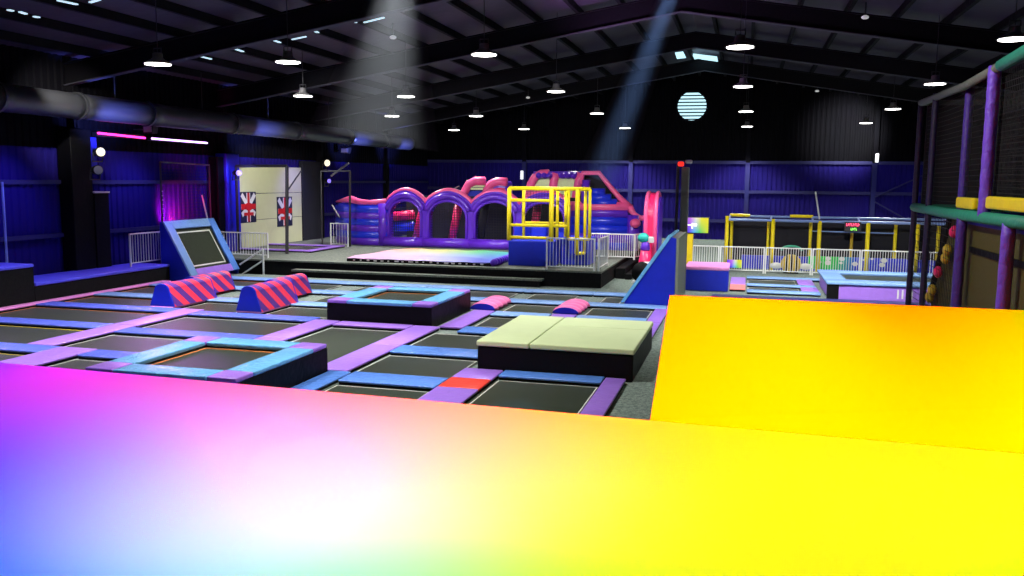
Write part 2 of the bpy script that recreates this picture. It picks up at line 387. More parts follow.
# ------------------------------------------------------------------ foreground airbag platform
PZ, PYE, PX = 2.0, 6.38, -.62
EDGE = .036                                     # the far edge is not quite square to the court
def yedge(x): return PYE-.05-EDGE*(x-PX)
bm = PRISM([(-13.5, -3.5), (9.0, -3.5), (9.0, yedge(9.0)), (-13.5, yedge(-13.5))], 'z', FZ, PZ, .02, 2)
o = tag(obj('landing_platform', bm, 'padwhite'), 'large padded platform, its rainbow print made by added coloured light, across the foreground', 'platform')
bm = PRISM([(PYE, FZ), (PYE, PZ-.004), (7.74, 2.735), (7.80, 2.745), (7.85, 2.70), (8.2, FZ)], 'x', PX, 9.0, .004, 1)
for v in bm.verts:
    if v.co.y < PYE+.3: v.co.y += (yedge(v.co.x)+.012-PYE)
tag(obj('landing_ramp', bm, 'padyellow'), 'yellow padded ramp rising beyond the right part of the foreground platform', 'ramp')

# ------------------------------------------------------------------ trampoline court
def pad(x0, x1, y0, y1, mat, label, group, z=0., name='safety_pad'):
    bm = BOX(x0+.012, x1-.012, y0+.012, y1-.012, z-.05, z, .022, 3)
    o = tag(obj(name, bm, mat, smooth=True), label, 'pad', group)
    obj('shade_base', BOX(x0+.03, x1-.03, y0+.03, y1-.03, z-.099, z-.051), 'black', o)  # added black base puts the shade under the pad into colour
    return o
def bed(x0, x1, y0, y1, label, edge='white', z=0.):
    o = tag(obj('trampoline_bed', BOX(x0, x1, y0, y1, z-.095, z-.085), 'mat'), label, 'trampoline', 'trampoline beds of the court')
    bm = bmesh.new(); t = .02; g = .05
    for a in ((x0+g, x1-g, y0+g, y0+g+t), (x0+g, x1-g, y1-g-t, y1-g), (x0+g, x0+g+t, y0+g+t, y1-g-t), (x1-g-t, x1-g, y0+g+t, y1-g-t)): box(bm, *a, z-.084, z-.078)
    obj('border_webbing', bm, edge, o)
    return o
GP, GB = 'purple pad strips of the court', 'blue cross pads of the court'
S1, S2, S3, S4, S5, S6 = (-2.48, -2.06), (-5.32, -4.5), (-8.15, -7.42), (-11.0, -10.25), (-15.48, -14.75), (-20.4, -20.0)
def strip(S, segs, where, mats=None):
    for i, (a, b_) in enumerate(zip(segs, segs[1:])):
        mt = mats[i] if mats else 'purple'
        cn = {'purple': 'purple', 'red': 'red', 'blue': 'blue', 'pinkpad': 'pinkish purple'}[mt]
        if mt == 'red': lb = 'red pad set in the purple strip in front of the beige block'
        else: lb = '%s pad, %s along %s' % (cn, ORD[i], where)
        pad(S[0], S[1], a, b_, mt, lb, GP)
strip(S1, [8.3, 10.6, 13.2, 16.35], 'the right edge strip before the beige block')
strip(S1, [20.5, 23.2, 25.85], 'the right edge strip behind the beige block')
strip(S2, [8.3, 11.8, 14.72, 15.52, 16.38], 'the strip at the left front corner of the beige block', ['purple', 'purple', 'red', 'purple'])
strip((-7.79, -7.3), [8.3, 11.9, 15.36], 'the strip right of the near raised frame', ['blue', 'blue'])
strip(S3, [15.4, 18.2, 20.85], 'the strip between the raised frame and the beige block')
strip((-7.5, -6.85), [20.9, 23.9], 'the strip right of the far raised frame')
strip(S4, [15.82, 18.2, 20.93], 'the strip running up to the far raised frame')
strip((-11.6, -10.78), [8.4, 11.0, 13.2, 15.05], 'the strip left of the near raised frame')
strip(S5, [15.82, 18.6, 21.5], 'the strip leading to the left striped bolster')
strip((-14.5, -13.52), [9.2, 12.3, 15.78], 'the strip at the lower left by the platform')
strip(S6, [12, 15.2, 18.2, 21.4, 24.2, 27.2], 'the left edge by the benches', ['pinkpad']*5)
strip((-16.65, -15.85), [21.55, 23.17], 'the strip under the left striped bolster', ['pinkpad'])
strip((-13.8, -13.0), [21.55, 23.17], 'the strip under the right striped bolster', ['pinkpad'])
strip((-5.15, -4.45), [20.6, 23.9], 'the strip behind the beige block')
def row(x0, x1, y, hw, label, mat='blue'): pad(x0, x1, y-hw, y+hw, mat, label, GB)
G12, G23, G34, G45, G56 = 'by the right edge', 'left of the beige block', 'in line with the far raised frame', 'left of the raised frames', 'along the left benches'
row(S2[1], S1[0], 16.15, .27, 'blue pad along the front foot of the beige block')
for y, n in ((15.02, 'nearest'), (17.85, 'middle'), (20.72, 'farther')): row({15.02: -7.27, 17.85: S3[1], 20.72: -6.83}[y], S2[0] if y < 20.5 else -5.17, y, .40, '%s blue cross pad left of the beige block' % n)
row(-10.22, -8.17, 20.62, .3, 'purple blue pad along the front foot of the far raised frame', 'purple')
for y, n in ((15.42, 'nearest'), (18.05, 'middle'), (20.95, 'farther')): row(S5[1] if y > 15.5 else -13.5, S4[0], y, .33, '%s blue cross pad left of the raised frames' % n, 'blue_violet_lit')
for y, n in ((15.45, 'nearest'), (18.35, 'second'), (21.17, 'third')): row(S6[1], S5[0] if y > 15.6 else -14.5, y, .34, '%s blue cross pad in the left bay beside the benches' % n, 'blue_violet_lit')
far_x = [(-20.0, -16.25), (-16.25, -13.4), (-13.4, -10.7), (-10.7, -7.2), (-7.2, -4.8), (-4.8, -2.48)]
wn = ['beside the low bench', 'between the striped bolsters', 'right of the striped bolsters', 'around the far raised frame', 'left of the right pink roll', 'by the blue quarter wedge']
for k, ((a, b_), w) in enumerate(zip(far_x, wn)):
    for y, n in ((23.55, 'front'), (26.25, 'middle'), (28.85, 'back')):
        if k == 3 and y < 25: continue
        x1 = b_
        if k == 5: x1 = {'front': -2.48, 'middle': -2.0, 'back': -3.66}[n]
        if k == 4 and n == 'front': a = -6.83
        pad(a if not (k == 5 and n == 'front') else -4.43, (x1 if not (k == 4 and n == 'front') else -5.17), y-.36, y+.36, 'pale', '%s blue cross pad of the far rows %s' % (n, w), GB)
        if k == 4: a = -7.2
    if k != 3:
        for (ya, yb), n in (((21.55, 23.17), 'front'), ((23.93, 25.87), 'middle'), ((26.63, 28.47), 'back')):
            xa_, xb_ = a+.42, b_-.42
            if k == 0: xa_ = -19.98 if n != 'back' else -19.5
            if k == 2: xb_ = -10.9
            if k == 4: xa_ = -6.8; xb_ = -5.2
            if k == 5: xa_ = -4.38; xb_ = -3.66 if n == 'back' else -2.5
            bed(xa_, xb_, ya, yb, '%s trampoline bed of the far rows %s' % (n, w), 'orange' if a < -18 else 'white')
bed(-10.6, -7.65, 24.55, 25.87, 'narrow trampoline bed right behind the far raised frame')
bed(-10.6, -7.3, 26.65, 28.47, 'back trampoline bed two rows behind the far raised frame')
bed(S2[1], S1[0], 9.0, 15.85, 'long trampoline bed in front of the beige block')
bed(-7.27, S2[0]-.02, 9.0, 14.58, 'trampoline bed nearest the platform between two purple strips')
bed(S3[1], S2[0], 15.45, 17.42, 'trampoline bed with a lamp reflection left of the beige block')
bed(S3[1], S2[0], 18.28, 20.3, 'trampoline bed at the left back corner of the beige block')
bed(-10.23, -8.17, 15.82, 20.25, 'long trampoline bed between the two raised frames')
bed(-14.75, -11.0, 18.45, 20.55, 'wide trampoline bed before the right striped bolster')
bed(-13.5, -11.62, 9.2, 15.05, 'trampoline bed at the lower left beside the near raised frame')
bed(-14.75, -11.0, 15.8, 17.65, 'trampoline bed behind the near raised frame on its left')
bed(-19.98, -15.5, 18.72, 20.8, 'trampoline bed in the left bay before the low bench', 'orange')
bed(-19.98, -15.5, 15.85, 17.98, 'trampoline bed with yellow border at the left picture edge', 'yellow')
bed(-19.98, -14.52, 9.2, 15.08, 'trampoline bed at the far lower left corner', 'yellow')

def raised(x0, x1, y0, y1, h, label):
    o = thing('raised_trampoline', label, 'trampoline', ((x0+x1)/2, (y0+y1)/2, FZ), 'raised trampolines with black skirts')
    bm = bmesh.new(); t = .06
    for a in ((x0, x1, y0, y0+t), (x0, x1, y1-t, y1), (x0, x0+t, y0+t, y1-t), (x1-t, x1, y0+t, y1-t)): box(bm, *a, FZ, h-.09)
    obj('skirt', bm, 'black', o)
    w = .55
    obj('bed', BOX(x0+w-.1, x1-w+.1, y0+w-.1, y1-w+.1, h-.14, h-.12), 'mat', o)
    bm = bmesh.new()
    for a in ((x0+w+.02, x1-w-.02, y0+w+.02, y0+w+.06), (x0+w+.02, x1-w-.02, y1-w-.06, y1-w-.02), (x0+w+.02, x0+w+.06, y0+w+.06, y1-w-.06), (x1-w-.06, x1-w-.02, y0+w+.06, y1-w-.06)): box(bm, *a, h-.119, h-.112)
    obj('border_webbing', bm, 'orange', o)
    for a in ((x0+w, x1-w, y0, y0+w), (x0+w, x1-w, y1-w, y1)): obj('frame_pad', BOX(a[0]+.01, a[1]-.01, a[2], a[3], h-.085, h, .025, 3), 'sky', o, True)
    for a in ((x0, x0+w, y0+w, y1-w), (x1-w, x1, y0+w, y1-w)): obj('frame_pad', BOX(a[0], a[1], a[2]+.01, a[3]-.01, h-.085, h, .025, 3), 'sky', o, True)
    for cx in (0, 1):
        for cy_ in (0, 1):
            X0 = x0 if not cx else x1-w; Y0 = y0 if not cy_ else y1-w
            q = obj('corner_pad', BOX(X0+.005, X0+w-.005, Y0+.005, Y0+w-.005, h-.085, h+.005, .025, 3), 'purple', o, True); q['label'] = 'purple corner pad'
    return o
raised(-10.72, -7.82, 12.15, 15.35, .52, 'black skirted raised trampoline with sky blue pads nearest the platform')
raised(-10.68, -7.72, 20.98, 24.3, .53, 'black skirted raised trampoline with sky blue pads behind the long bed')
# beige foam block
o = thing('foam_block', 'black sided foam block with pale green top panels on the court', 'block', (-3.52, 18.35, FZ))
obj('skirt', BOX(-5.08, -1.96, 16.45, 19.95, FZ, .44, .03, 2), 'black', o)
xs = (-5.1, -3.98, -3.05, -1.94)
obj('top_panel', BOX(-5.1, -4.02, 16.43, 19.97, .44, .55, .025, 2), 'beige', o)
obj('top_panel', BOX(-4.0, -1.94, 16.43, 18.75, .44, .55, .025, 2), 'beige', o)
obj('top_panel', BOX(-4.0, -1.94, 18.77, 19.97, .44, .55, .025, 2), 'beige', o)
# striped bolsters and pink rolls
def bolster(x, y0, y1, w, h, label):
    o = thing('striped_bolster', label, 'bolster', (x, (y0+y1)/2, 0), 'striped bolsters on the far pads')
    pr = [(-w/2, .0), (w/2, .0)]
    n = 9
    for i in range(n+1):
        t = i/n*PI; pr.append((.60*w/2*math.cos(t)*(1 if True else 0), h-.28*h+.28*h*math.sin(t)))
    pts = [(x+a, b_) for a, b_ in pr]
    obj('cover', PRISM(pts, 'y', y0+.05, y1-.05), 'stripe', o)
    for ya, yb in ((y0, y0+.05), (y1-.05, y1)): q = obj('end_panel', PRISM(pts, 'y', ya, yb, .01, 1), 'royal', o); q['label'] = 'blue end panel'
    return o
bolster(-16.25, 21.6, 23.75, .82, .66, 'red striped bolster with blue end, left one of the front pair')
bolster(-16.95, 23.95, 25.9, .8, .6, 'red striped bolster directly behind the left front bolster')
bolster(-13.4, 21.55, 23.7, .8, .72, 'red striped bolster with blue end, right one of the front pair')
bolster(-14.1, 23.95, 25.9, .8, .62, 'red striped bolster directly behind the right front bolster')
def roll(x, y0, y1, w, h, label):
    o = thing('pink_roll', label, 'bolster', (x, (y0+y1)/2, 0), 'pink ribbed rolls on the far pads')
    bm = bmesh.new(); n = 4; rings = []; K = 24
    for i in range(K+1):
        t = i/K; s = 1-.24*abs(math.cos(t*n*PI))**3
        rings.append([bm.verts.new((x+w/2*math.cos(a)*s, y0+.04+(y1-y0-.04)*t, max(0.0, h*math.sin(a))*s+.002)) for a in [j*PI/10 for j in range(11)]])
    for a, b_ in zip(rings, rings[1:]):
        for j in range(10): bm.faces.new((a[j], a[j+1], b_[j+1], b_[j]))
        bm.faces.new((a[0], b_[0], b_[10], a[10]))
    bm.faces.new(rings[0]); bm.faces.new(rings[-1])
    obj('cover', bm, 'pinkroll', o, True)
    obj('end_panel', PRISM([(x+w/2*.9*math.cos(a), h*.86*math.sin(a)+.002) for a in [j*PI/10 for j in range(11)]], 'y', y0-.02, y0+.03), 'royal', o)['label'] = 'blue end panel'
roll(-4.8, 23.95, 25.85, .84, .21, 'pink ribbed roll behind the beige block')
roll(-7.25, 23.95, 25.85, .84, .21, 'pink ribbed roll right behind the far raised frame')

# tilted rebounder by the left wall
o = thing('rebounder', 'tilted blue rebounder trampoline standing by the left benches', 'rebounder', (-20.2, 29.3, FZ))
Y0, Y1, XT, XB, ZT = 27.75, 30.9, -20.72, -19.6, 2.08
tri = [(-20.85, FZ), (XB, FZ), (XB+.02, .05), (XT, ZT), (-20.85, ZT)]
for ya, yb in ((Y0, Y0+.12), (Y1-.12, Y1)): obj('side_panel', PRISM(tri, 'y', ya, yb, .015, 1), 'royal', o)
obj('back_panel', BOX(-20.9, -20.8, Y0+.12, Y1-.12, FZ, ZT-.05), 'royal', o)
nv = Vector((ZT-.05, 0, XB-XT)).normalized(); al = Vector((XT-XB, 0, ZT-.05)); L_ = al.length; al.normalize()
def slab(u0, u1, s0, s1, d0, d1, bev=.02):
    bm = bmesh.new(); box(bm, 0, 1, 0, 1, 0, 1)
    for v in bm.verts:
        u = u0+(u1-u0)*v.co.x; s = s0+(s1-s0)*v.co.y; d = d0+(d1-d0)*v.co.z
        v.co = Vector((XB, 0, .05))+al*s+nv*d+Vector((0, u, 0))
    if bev: bmesh.ops.bevel(bm, geom=bm.edges[:], offset=bev, segments=2, profile=.5, affect='EDGES')
    return bm
obj('bed', slab(Y0+.3, Y1-.3, .25, L_-.25, -.06, -.04, 0), 'mat', o)
bm = bmesh.new()
for u0, u1, s0, s1 in ((Y0+.52, Y1-.52, .42, .47), (Y0+.52, Y1-.52, L_-.5, L_-.45), (Y0+.52, Y0+.57, .47, L_-.5), (Y1-.57, Y1-.52, .47, L_-.5)):
    b2 = slab(u0, u1, s0, s1, -.04, -.03, 0); me = bpy.data.meshes.new('t'); b2.to_mesh(me); b2.free(); bm.from_mesh(me); bpy.data.meshes.remove(me)
obj('border_webbing', bm, 'white', o)
for u0, u1, s0, s1, mt in ((Y0, Y0+.42, .0, L_, 'pale'), (Y1-.42, Y1, .0, L_, 'blue'), (Y0+.42, Y1-.42, L_-.34, L_, 'pale'), (Y0+.42, Y1-.42, .0, .3, 'purple')):
    obj('frame_pad', slab(u0, u1, s0, s1, -.02, .07), mt, o, True)

# ------------------------------------------------------------------ left benches, wall fittings
def bench(y0, y1, h, label):
    o = thing('padded_bench', label, 'bench', (-21.3, (y0+y1)/2, FZ))
    obj('base', BOX(-21.98, -20.42, y0, y1, FZ, h-.1), 'matblack', o)
    obj('seat_top', BOX(-21.98, -20.38, y0, y1, h-.1, h, .03, 2), 'benchtop', o)
bench(14.0, 21.3, 1.13, 'tall black bench with blue top at the left picture edge')
bench(21.32, 27.65, .55, 'low black bench with blue top along the left wall')
o = thing('pillar_cladding', 'wide black clad pillar standing on the low bench', 'pillar', (-22.0, 25.0, .56))
obj('shaft', BOX(-22.3, -21.75, 24.55, 25.5, .56, 5.3, .02, 1), 'black', o)
obj('side_strip', BOX(-22.28, -21.76, 25.51, 25.78, 3.9, 5.05), 'columnbluelit', o)['label'] = 'blue lit upper strip'
obj('lower_block', BOX(-22.25, -21.7, 25.5, 26.2, .56, 3.15, .02, 1), 'matblack', o)
obj('ledge', BOX(-22.27, -21.68, 25.48, 26.22, 3.15, 3.2), 'whitepaint', o)
o = thing('pillar_cladding', 'column lit bright blue left of the cream wall board', 'pillar', (-22.0, 33.9, FZ))
obj('shaft', BOX(-22.28, -21.72, 33.55, 34.55, FZ, 4.75, .03, 1), 'columnbluelit', o)
obj('edge_post', BOX(-22.28, -21.82, 33.05, 33.5, FZ, 4.6, .02, 1), 'black', o)
# air duct
o = thing('air_duct', 'long round metal air duct hung along the left wall', 'duct', (-21.1, 36, 5.5))
segs = [17.5, 21.0, 24.2, 27.6, 33.0, 38.4, 44.2, 49, 53.2]
for a, b_ in zip(segs, segs[1:]):
    n = 10; bm = bmesh.new()
    tube(bm, [(-21.1, a+.02+(b_-a-.04)*t/n, 5.98) for t in range(n+1)], [.41+.006*(t % 2) for t in range(n+1)], 24)
    obj('duct_section', bm, 'duct', o, True)
for s in segs[1:-1]: obj('joint_band', TUBE([(-21.1, s-.06, 5.98), (-21.1, s+.06, 5.98)], .45, 24), 'duct', o)
for s in (20, 26, 31, 36, 42, 48): obj('hanger', TUBE([(-21.1, s, 6.38), (-21.1, s, soffit(-21.1)+.9)], .02, 5), 'steel', o)
def spk(p, label, s=.5):
    o = thing('loudspeaker', label, 'speaker', p)
    x_, y_, z_ = p
    obj('cabinet', PRISM([(x_-s/2, z_), (x_+s/2-.05, z_-.02), (x_+s/2, z_+s*.6), (x_-s/2, z_+s*.75)], 'y', y_-s*.35, y_+s*.35, .015, 1), 'speaker', o)
    obj('grille', BOX(x_-s*.4, x_+s*.35, y_-s*.35-.02, y_-s*.35, z_+.03, z_+s*.5), 'speakergrille', o)
    obj('wall_mount', BOX(-22.34, x_-s/2, y_-.04, y_+.04, z_+s*.25, z_+s*.35), 'steel', o)
spk(atx(84, 119, -21.95), 'black loudspeaker hanging under the duct near the black pillar', .6)
spk(atx(151, 133, -21.6), 'small loudspeaker between the pink and violet light tubes', .45)
spk(atx(346, 153, -21.7), 'small loudspeaker high above the far left gate', .5)
# LED tubes
for (a, b_), mt, lb in ((((98, 133), (145, 138)), 'ledpink', 'glowing pink light tube high on the left wall'), (((152, 138.5), (207, 143)), 'ledviolet', 'glowing violet light tube right of the pink tube')):
    p, q = atx(*a, -22.05), atx(*b_, -22.05)
    o = tag(obj('light_tube', TUBE([p, q], .035, 8), mt), lb, 'light')
    obj('mounting_channel', BOX(-22.3, -22.1, p.y, q.y, min(p.z, q.z)-.05, max(p.z, q.z)+.05), 'steel', o)
# wash lights
def washer(p, mt, label, r=.2):
    o = thing('wash_light', label, 'light', p)
    p = Vector(p)
    obj('housing', TUBE([p+Vector((-.3, .16, .0)), p+Vector((0, 0, 0))], [r*.75, r], 14), 'speaker', o, True)
    obj('lens', TUBE([p+Vector((.0, 0, 0)), p+Vector((.03, -.016, 0))], r*.85, 16), mt, o)
    obj('mounting_yoke', TUBE([p+Vector((-.15, -.16, -.02)), p+Vector((-.2, -.16, -r-.15)), p+Vector((-.2, .3, -r-.15)), p+Vector((-.15, .3, -.02))], .025, 6), 'steel', o)
washer(atx(100.5, 152, -21.35), 'white_em', 'round white faced wash light, upper one on the black pillar', .17)
washer(atx(98, 170, -21.35), 'speakergrille', 'unlit round wash light below the white faced one', .17)
washer(atx(238.5, 173, -20.9), 'violet_em', 'violet wash light on the blue lit column', .14)
washer(atx(329, 181, -21.7), 'violet_em', 'small violet wash light above the far left gate', .13)
washer(atx(327, 163, -21.7), 'white_em', 'white wash light above the small violet one', .2)
# thin net frame on the left wall
o = thing('net_frame', 'thin black net frame on the left wall behind the rebounder', 'net frame', (-21.9, 31, 1.0))
a, b_ = atx(160, 162, -21.9), atx(209, 165, -21.9)
obj('post', TUBE([(a.x, a.y, 1.0), a], .035, 6), 'steel', o); obj('post', TUBE([(b_.x, b_.y, 1.0), b_], .035, 6), 'steel', o)
obj('top_bar', TUBE([a, b_], .035, 6), 'greysteel', o)
bm = bmesh.new()
for i in range(26):
    y = a.y+(b_.y-a.y)*(i+.5)/26; tube(bm, [(a.x, y, 1.0), (a.x, y, a.z-.05)], .004, 4)
for i in range(26):
    z = 1.0+(a.z-1.05)*(i+.5)/26; tube(bm, [(a.x, a.y, z), (a.x, b_.y, z)], .004, 4)
obj('net', bm, 'net', o)
for i in range(12): obj('ring', ELL((a.x+.05, a.y, 1.3+i*.17), (.028, .028, .028), 8), 'whitepaint', o)
tag(obj('leaning_pole', TUBE([atx(202, 195, -21.5), atx(208, 222, -21.2), Vector((-21.05, atx(209, 232, -21.0).y, FZ))], .03, 6), 'whitepaint'), 'pale pole leaning behind the rebounder top', 'pole')
tag(obj('tall_pole', TUBE([(-21.9, atx(2, 182, -21.9).y, .55), atx(2, 182, -21.9)], .04, 6), 'bluepaint'), 'thin pale blue pole on the tall bench at the left edge', 'pole')

# cream wall board with two flag pictures
o = thing('wall_board', 'tall cream board mounted on the left wall beside the blue lit column', 'board', (-22.2, 38, .5))
for z0, z1 in ((.5, 1.75), (1.77, 2.98), (3.0, 4.25)): obj('panel', BOX(-22.3, -22.16, 34.7, 40.9, z0, z1, .01, 1), 'board', o)
def flag(y0, y1, z0, z1, label):
    o = thing('flag_picture', label, 'picture', (-22.1, (y0+y1)/2, z0), 'flag pictures on the cream board')
    obj('backing', BOX(-22.155, -22.12, y0, y1, z0, z1, .01, 1), 'flagnavy', o)
    cy_, cz = (y0+y1)/2, z0+(z1-z0)*.52; W, H = (y1-y0), (z1-z0)
    def bar(bm, p, q, w, x0, x1):
        p = Vector((0, *p)); q = Vector((0, *q)); d = (q-p).normalized(); n = Vector((0, -d.z, d.y))*w
        prism(bm, [((p+n).y, (p+n).z), ((q+n).y, (q+n).z), ((q-n).y, (q-n).z), ((p-n).y, (p-n).z)], 'x', x0, x1)
    bm = bmesh.new()
    for sy_, sz_ in ((1, 1), (-1, 1), (1, -1), (-1, -1)):
        bar(bm, (cy_+sy_*W*.10, cz+sz_*H*.08), (cy_+sy_*W*.42, cz+sz_*H*(.40 if sz_ > 0 else .26)), .085*W, -22.12, -22.114)
    bar(bm, (cy_-W*.46, cz), (cy_+W*.46, cz), .085*H, -22.12, -22.113); bar(bm, (cy_, z0+.04), (cy_, z1-.04), .12*W, -22.12, -22.112)
    obj('white_cross', bm, 'flagwhite', o)
    bm = bmesh.new(); bar(bm, (cy_-W*.46, cz), (cy_+W*.46, cz), .09*H, -22.113, -22.105); bar(bm, (cy_, z0+.04), (cy_, z1-.04), .065*W, -22.112, -22.104)
    bar(bm, (cy_-W*.3, cz-.24*H), (cy_+W*.3, cz-.24*H), .05*H, -22.111, -22.103)
    obj('red_cross', bm, 'flagred', o)
    obj('red_disc', PRISM([(cy_+W*.24*math.cos(t*PI/10), cz+H*.13*math.sin(t*PI/10)) for t in range(20)], 'x', -22.105, -22.09), 'flagred', o)
a, b_ = atx(240.5, 192, -22.1), atx(257, 222, -22.1); flag(a.y, b_.y, b_.z, a.z, 'red white and navy flag picture, left of the two')
a, b_ = atx(277.5, 197, -22.1), atx(293, 225.5, -22.1); flag(a.y, b_.y, b_.z, a.z, 'red white and navy flag picture behind the black post')
tag(obj('dark_curtain', BOX(-22.3, -22.1, 40.95, 43.3, FZ, 4.6, .02, 1), 'dark'), 'black panel on the wall right of the cream board', 'panel')
# black goal frames on the stage left
o = thing('hoop_frame', 'black goal frame standing before the cream board', 'frame', (-18.6, 34, .5))
p = aty(287, 254, 33.6); q = aty(287, 166, 33.6); l = aty(236, 166, 33.6)
obj('post', TUBE([(p.x, 33.6, .5), q], .075, 8), 'steel', o); obj('post', TUBE([(l.x, 33.6, .5), l], .06, 8), 'steel', o)
obj('top_bar', TUBE([l, q], .06, 8), 'steel', o)
obj('brace', TUBE([aty(288, 190, 33.6), aty(301, 171, 35.5)], .035, 6), 'steel', o)
o = thing('hoop_frame', 'thin grey frame standing beside the far left gate', 'frame', (-18.3, 38.4, .5))
p = aty(350, 246, 38.4); q = aty(350, 171, 38.4); l = aty(321, 171, 38.4)
obj('post', TUBE([(p.x, 38.4, .5), q], .05, 6), 'steel', o); obj('post', TUBE([(l.x, 38.4, .5), l], .035, 6), 'steel', o); obj('top_bar', TUBE([l, q], .04, 6), 'greysteel', o)
obj('brace', TUBE([aty(332, 205, 38.4), aty(340, 218, 38.4)], .04, 6), 'greysteel', o)
obj('diagonal', TUBE([aty(331, 176, 38.4), aty(349, 163, 38.4)], .05, 6), 'greysteel', o)

# ------------------------------------------------------------------ white barrier fences
def fence(p0, p1, h, nb, label, group='white barred barriers', post_both=True, z=None):
    p0 = Vector(p0); p1 = Vector(p1); d = p1-p0; L_ = d.length; d.normalize()
    o = thing('barrier_fence', label, 'fence', (p0+p1)/2, group)
    zb = p0.z
    up = Vector((0, 0, 1))
    obj('top_rail', TUBE([p0+up*h, p1+up*h], .028, 6), 'whitepaint', o)
    obj('bottom_rail', TUBE([p0+up*.12, p1+up*.12], .022, 6), 'whitepaint', o)
    for e in (p0, p1): obj('post', TUBE([e, e+up*(h+.02)], .035, 6), 'whitepaint', o)
    first = None
    for i in range(nb):
        q = p0+d*(L_*(i+1)/(nb+1))
        if first is None:
            first = obj('baluster', TUBE([q+up*.12, q+up*h], .012, 5), 'whitepaint', o); q0 = q
        else:
            c = first.copy(); COL.objects.link(c); c.parent = o; c.location = first.location+(q-q0)
    return o
LBL = ['leftmost panel of the long white barrier on the right'] + ['%s panel from the left of the long white barrier' % ORD[i] for i in range(1, 8)]
xs = [-2.17, -1.0, .87, 2.76, 4.66, 6.55, 8.45]
for i, (a, b_) in enumerate(zip(xs, xs[1:])): fence((a+.04, 38.3, FZ), (b_-.04, 38.3, FZ), 1.1, 10 if i == 0 else 17, 'white barred barrier, '+LBL[i])
fence((-21.0, 26.3, .55), (-21.0, 28.0, .55), 1.15, 11, 'white barred barrier standing on the low bench left of the rebounder')
a, b_ = aty(222, 257, 31.5), aty(268, 257, 31.5)
fence((a.x, 31.5, .5), (b_.x, 31.5, .5), 1.0, 16, 'white barred barrier on the stage right of the rebounder')
a, b_ = aty(331, 245, 38), aty(348, 245, 38)
fence((a.x, 38.0, .5), (b_.x, 38.0, .5), 1.1, 5, 'small white gate left of the inflatable')
fence((-6.95, 31.05, .5), (-5.2, 31.05, .5), 1.15, 14, 'white barred barrier at the stage front below the yellow cage')
fence((-5.05, 31.15, .5), (-5.05, 33.2, .5), 1.15, 8, 'white barred barrier turning back along the stage right edge')
a, b_ = aty(591, 250, 36), aty(634, 250, 36)
fence((a.x, 36, .5), (b_.x, 36, .5), 1.05, 18, 'white barred barrier before the inflatable slide body')
fence((b_.x+.02, 36.1, .5), (b_.x+.3, 37.2, .5), 1.05, 4, 'short white barrier end by the pink inflatable arch')
# hand rail down to the court
o = thing('hand_rail', 'white hand rail at the stage steps right of the rebounder', 'rail', (-18.9, 31, FZ))
a = aty(263, 249, 30.8); b_ = aty(237, 265, 30.6)
obj('post', TUBE([(a.x, 30.8, FZ), (a.x, 30.8, a.z)], .04, 6), 'whitepaint', o)
obj('rail', TUBE([a, Vector((b_.x, 30.8, b_.z))], .035, 6), 'whitepaint', o)
obj('rail', TUBE([a-Vector((0, 0, .45)), Vector((b_.x, 30.8, b_.z-.45))], .035, 6), 'whitepaint', o)

# ------------------------------------------------------------------ stage
bm = BOX(-22.3, -4.92, 30.9, 46.0, FZ, .44)
s = struct('stage', bm, 'matblack', 'black fronted carpeted stage carrying the inflatables', 'stage')
obj('top', BOX(-22.3, -4.9, 30.88, 46.0, .44, .5), 'stagecarpet', s)
tag(obj('stage_step', BOX(-17.0, -7.0, 30.45, 30.88, .12, .19), 'stagecarpet'), 'long grey step plank along the black stage front', 'step')
obj('riser', BOX(-16.9, -7.1, 30.5, 30.88, FZ, .12), 'matblack', bpy.data.objects['stage_step'])
for i, (x0, x1, y0, y1, h) in enumerate(((-4.88, -4.5, 34.2, 41, .32), (-4.48, -4.2, 34.0, 41, .12))):
    tag(obj('side_step', BOX(x0, x1, y0, y1, FZ, h, .02, 1), 'matblack'), ('upper', 'lower')[i]+' dark side step right of the stage', 'step')
for i, (x0, x1, y0, y1) in enumerate(((-22.0, -18.6, 34.3, 34.75), (-22.0, -18.6, 37.2, 37.65), (-18.6, -18.15, 34.3, 37.65))):
    pad(x0, x1, y0, y1, 'purple', ('front', 'back', 'right')[i]+' purple pad of the small stage court before the cream board', 'purple pads on the stage', .6)
bed(-22.0, -18.6, 34.78, 37.17, 'small trampoline bed on the stage before the cream board', z=.6)
# rainbow airbag on the stage
o = thing('rainbow_airbag', 'low rainbow printed airbag lying on the stage', 'airbag', (-11.4, 32.9, .5))
bm = bmesh.new()
nx, ny = 28, 12
F = [(-15.1, 31.35), (-9.15, 31.35)]; Bk = [(-14.75, 35.3), (-9.05, 35.3)]
def ab(u, v, top):
    x0 = F[0][0]+(Bk[0][0]-F[0][0])*v; x1 = F[1][0]+(Bk[1][0]-F[1][0])*v
    e = min(u, 1-u, v*1.4, (1-v)*1.4)
    return Vector((x0+(x1-x0)*u, 31.35+3.95*v, .62+.16*min(1, e/.12)**.5+.015*math.sin(u*25+v*9)))
g = [[bm.verts.new(ab(i/nx, j/ny, 1)) for i in range(nx+1)] for j in range(ny+1)]
for j in range(ny):
    for i in range(nx): bm.faces.new((g[j][i], g[j][i+1], g[j+1][i+1], g[j+1][i]))
obj('top_cover', bm, 'mat_print', o, True)
obj('side_wall', PRISM([(F[0][0]+.02, 31.37), (F[1][0]-.02, 31.37), (Bk[1][0]-.02, 35.28), (Bk[0][0]+.02, 35.28)], 'z', .5, .63), 'black', o)
bm = bmesh.new()
for i in range(19):
    x0 = F[0][0]+.3+i*.29; zz = .53+.02*random.random(); box(bm, x0, x0+.05+.14*random.random(), 31.35, 31.37, zz, zz+.05)
